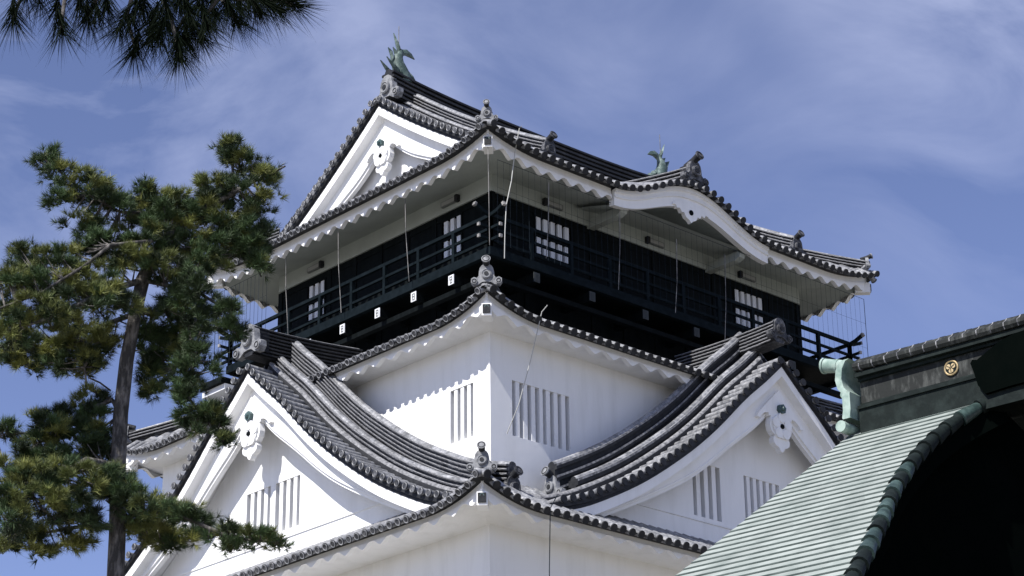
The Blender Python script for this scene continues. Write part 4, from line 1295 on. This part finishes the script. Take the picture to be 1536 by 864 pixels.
# pads: x, y, half width, half height (photo pixels), depth, share of clumps painted sunlit yellow
pads = [
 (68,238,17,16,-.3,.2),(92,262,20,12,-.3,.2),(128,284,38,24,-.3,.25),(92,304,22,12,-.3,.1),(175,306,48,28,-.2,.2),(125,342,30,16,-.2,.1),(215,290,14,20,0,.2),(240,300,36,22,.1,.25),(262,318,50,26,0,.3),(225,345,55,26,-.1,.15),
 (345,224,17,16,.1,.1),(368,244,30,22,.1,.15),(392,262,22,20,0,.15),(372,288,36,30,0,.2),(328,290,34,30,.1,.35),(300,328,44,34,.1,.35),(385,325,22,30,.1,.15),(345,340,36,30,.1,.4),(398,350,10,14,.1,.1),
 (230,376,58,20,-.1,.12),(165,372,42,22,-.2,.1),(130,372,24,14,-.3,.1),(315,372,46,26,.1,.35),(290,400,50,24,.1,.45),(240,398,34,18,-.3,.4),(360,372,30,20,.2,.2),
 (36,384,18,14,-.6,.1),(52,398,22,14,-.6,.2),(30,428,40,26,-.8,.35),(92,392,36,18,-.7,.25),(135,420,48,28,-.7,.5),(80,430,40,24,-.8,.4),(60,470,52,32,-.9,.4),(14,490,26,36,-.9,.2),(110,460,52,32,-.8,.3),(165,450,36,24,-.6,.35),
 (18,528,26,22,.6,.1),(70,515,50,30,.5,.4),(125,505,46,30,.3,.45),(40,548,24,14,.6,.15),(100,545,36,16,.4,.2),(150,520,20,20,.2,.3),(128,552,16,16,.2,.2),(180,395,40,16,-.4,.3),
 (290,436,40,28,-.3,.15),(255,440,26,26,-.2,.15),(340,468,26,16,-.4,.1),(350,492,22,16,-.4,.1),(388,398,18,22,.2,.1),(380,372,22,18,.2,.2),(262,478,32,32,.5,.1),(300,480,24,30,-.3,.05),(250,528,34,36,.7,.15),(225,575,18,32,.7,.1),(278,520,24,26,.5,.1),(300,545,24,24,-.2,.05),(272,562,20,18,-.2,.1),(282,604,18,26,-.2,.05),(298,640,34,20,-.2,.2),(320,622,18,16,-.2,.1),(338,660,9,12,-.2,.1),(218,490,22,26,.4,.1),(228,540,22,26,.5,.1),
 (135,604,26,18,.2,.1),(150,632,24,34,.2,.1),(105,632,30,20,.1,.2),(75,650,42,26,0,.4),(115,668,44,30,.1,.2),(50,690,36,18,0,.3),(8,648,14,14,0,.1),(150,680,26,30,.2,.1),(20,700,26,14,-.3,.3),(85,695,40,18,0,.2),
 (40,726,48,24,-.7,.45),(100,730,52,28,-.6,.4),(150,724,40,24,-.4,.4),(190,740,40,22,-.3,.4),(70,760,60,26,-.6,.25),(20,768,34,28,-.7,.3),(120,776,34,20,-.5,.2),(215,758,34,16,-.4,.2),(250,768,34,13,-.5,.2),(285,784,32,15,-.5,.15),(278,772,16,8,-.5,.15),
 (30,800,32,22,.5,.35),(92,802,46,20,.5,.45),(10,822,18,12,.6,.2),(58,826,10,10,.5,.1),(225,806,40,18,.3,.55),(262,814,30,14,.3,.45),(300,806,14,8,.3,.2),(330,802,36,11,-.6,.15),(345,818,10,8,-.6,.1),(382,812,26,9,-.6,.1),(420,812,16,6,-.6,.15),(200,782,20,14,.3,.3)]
PX = DT/F_PX/math.cos(PITCH)*1.0
Pt, Dt, Ct = [], [], []; twig_to = []
hvn = np.array([math.cos(YAW), math.sin(YAW), 0.0]); rtn = np.array([R0.x, R0.y, 0.0])
for (x, y, rx, ry, dz, yel) in pads:
    c = np.array(tp(x, y, dz))
    ax, az = rx*PX*1.06, ry*PX*1.06
    ad = 0.42*ax + 0.16
    m = int(3 + 37*ax*az*4 + 3*ad)
    qc = unit(RNG.normal(size=(m, 3)))*RNG.uniform(0.05, 1.0, (m, 1))**0.45
    B3 = np.stack([rtn, hvn, np.array([0, 0, 1.0])])
    for k in range(m):
        n = int(RNG.integers(10, 19))
        cc = c + (qc[k]*np.array([ax, ad, az]))@B3
        rr_ = RNG.uniform(0.07, 0.14)
        q = unit(RNG.normal(size=(n, 3)))*RNG.uniform(0.1, 1.0, (n, 1))
        pos = cc + q*np.array([rr_*1.25, rr_*1.25, rr_*0.7])
        dr = unit(q*0.6 + (qc[k]*np.array([0.7, 0.7, 0.5]))@B3 + np.array([0, 0, 0.7]) + RNG.normal(size=(n, 3))*0.3)
        Pt.append(pos); Dt.append(dr); twig_to.append(cc)
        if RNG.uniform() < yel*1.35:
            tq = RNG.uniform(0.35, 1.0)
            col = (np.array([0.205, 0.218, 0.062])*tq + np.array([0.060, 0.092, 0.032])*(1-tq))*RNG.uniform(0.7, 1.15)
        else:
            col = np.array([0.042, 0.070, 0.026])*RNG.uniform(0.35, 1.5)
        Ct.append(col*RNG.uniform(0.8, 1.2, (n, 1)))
Pt = np.concatenate(Pt); Dt = np.concatenate(Dt); Ct = np.concatenate(Ct)
KN = 28
V = tufts(Pt, Dt, 0.128, 0.0078, KN)
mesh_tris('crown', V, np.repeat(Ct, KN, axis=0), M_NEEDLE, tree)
# twigs from the limbs out to the needle clumps
lp = np.array([tuple(P[i] + (P[i+1]-P[i])*t) for P in limb_paths + [trunk_pts[6:]] for i in range(len(P)-1) for t in (0.0, 0.25, 0.5, 0.75)])
b = MB()
for cc in twig_to:
    dd = np.linalg.norm(lp - cc - np.array([0, 0, -0.05]), axis=1); j = int(dd.argmin())
    if dd[j] < 1.3:
        p0 = Vector(lp[j]); p1 = Vector(cc); mid = (p0+p1)/2 + Vector((0, 0, -0.06*dd[j]))
        b.tube([p0, mid, p1], [0.014, 0.010, 0.005], 4)
b.build('twigs', M_BARK, tree)

# near pine bough hanging into the top left, about 5 m away; its trunk stands left of the frame
DN = 5.0
np_ = lambda x, y, dz=0.0: at(x, y, DN+dz)
nb = np_(-750, 300, 0.6)
near = empty('pine_tree', (nb.x, nb.y, 0), 'dark near pine bough with long needles hanging in from above', 'tree')
b = MB()
top = np_(-620, -260, 0.5)
b.tube([Vector((nb.x, nb.y, 0)), Vector((nb.x+0.05, nb.y, 1.6)), np_(-700, 100, .55), top, top + Vector((0.1,0.1,0.9))], [0.17, 0.14, 0.11, 0.085, 0.05], 12)
b.build('trunk', M_BARK, near, smooth=60)
twigs = [[(-620,-260,.5),(-350,-150,.3),(-120,-70,.1),(60,-30,0),(200,-12,0),(330,-4,0),(420,2,0)], [(60,-30,0),(30,0,.02),(20,26,.02)], [(100,-22,0),(95,15,-.03),(92,42,-.03)], [(200,-12,0),(190,25,.04),(203,72,.04)], [(240,-10,0),(258,30,-.04),(268,80,-.04)], [(330,-4,0),(310,20,.03),(300,55,.03)], [(330,-4,0),(345,15,0),(352,28,0)], [(420,2,0),(440,6,0)], [(150,-18,0),(140,10,.05),(132,25,.05)], [(280,-8,0),(282,20,.06),(262,50,.06)], [(380,0,0),(385,12,.05)]]
for i, t in enumerate(twigs):
    b = MB(); P = [np_(*p) for p in t]
    b.tube(P, [0.05, 0.035, 0.022, 0.014, 0.010, 0.007, 0.005] if i == 0 else [0.006, 0.005, 0.004][:len(P)], 7)
    b.build('limb', M_BARK, near, smooth=60)
shoots = [(20,26,.02,90,-80),(92,42,-.03,95,-85),(203,72,.04,110,-95),(268,80,-.04,130,-90),(300,55,.03,90,-70),(352,28,0,80,-70),(440,6,0,70,-25),(132,25,.05,80,-90),(262,50,.06,90,-60),(385,12,.05,80,-55),
 (60,0,.02,50,-90),(160,8,0,90,-90),(180,40,-.03,70,-110),(230,30,.05,110,-100),(250,14,-.05,110,-90),(285,24,0,110,-80),(320,14,.05,110,-80),(215,6,.05,90,-90),(340,4,-.04,100,-70),(360,6,.04,90,-60),(400,6,-.03,90,-50),(415,10,.03,80,-40),
 (120,2,0,80,-100),(145,14,.05,70,-80),(85,10,.03,60,-110),(240,50,-.05,80,-110),(280,60,.04,90,-75),(300,2,.03,100,-90),(200,24,0,90,-100),(375,-4,0,90,-60),(270,-2,0,110,-90),(310,34,-.04,90,-75),(40,-10,0,60,-90),(430,0,-.03,60,-20),(225,62,.06,60,-95)]
V = []
for (x, y, dz, n, ang) in shoots:
    c = np.array(np_(x, y, dz))
    q = math.radians(ang+random.uniform(-12, 12))
    dr = np.array(RT*math.cos(q) + UP*math.sin(q)) + np.array(FW)*random.uniform(-.35, .35)
    dr = dr/np.linalg.norm(dr)
    V.append(tufts(c[None, :]-dr*0.03, dr[None, :], 0.112, 0.0022, int(n*1.6), spread=0.72, lin=(-0.2, 0.35)))
V = np.concatenate(V)
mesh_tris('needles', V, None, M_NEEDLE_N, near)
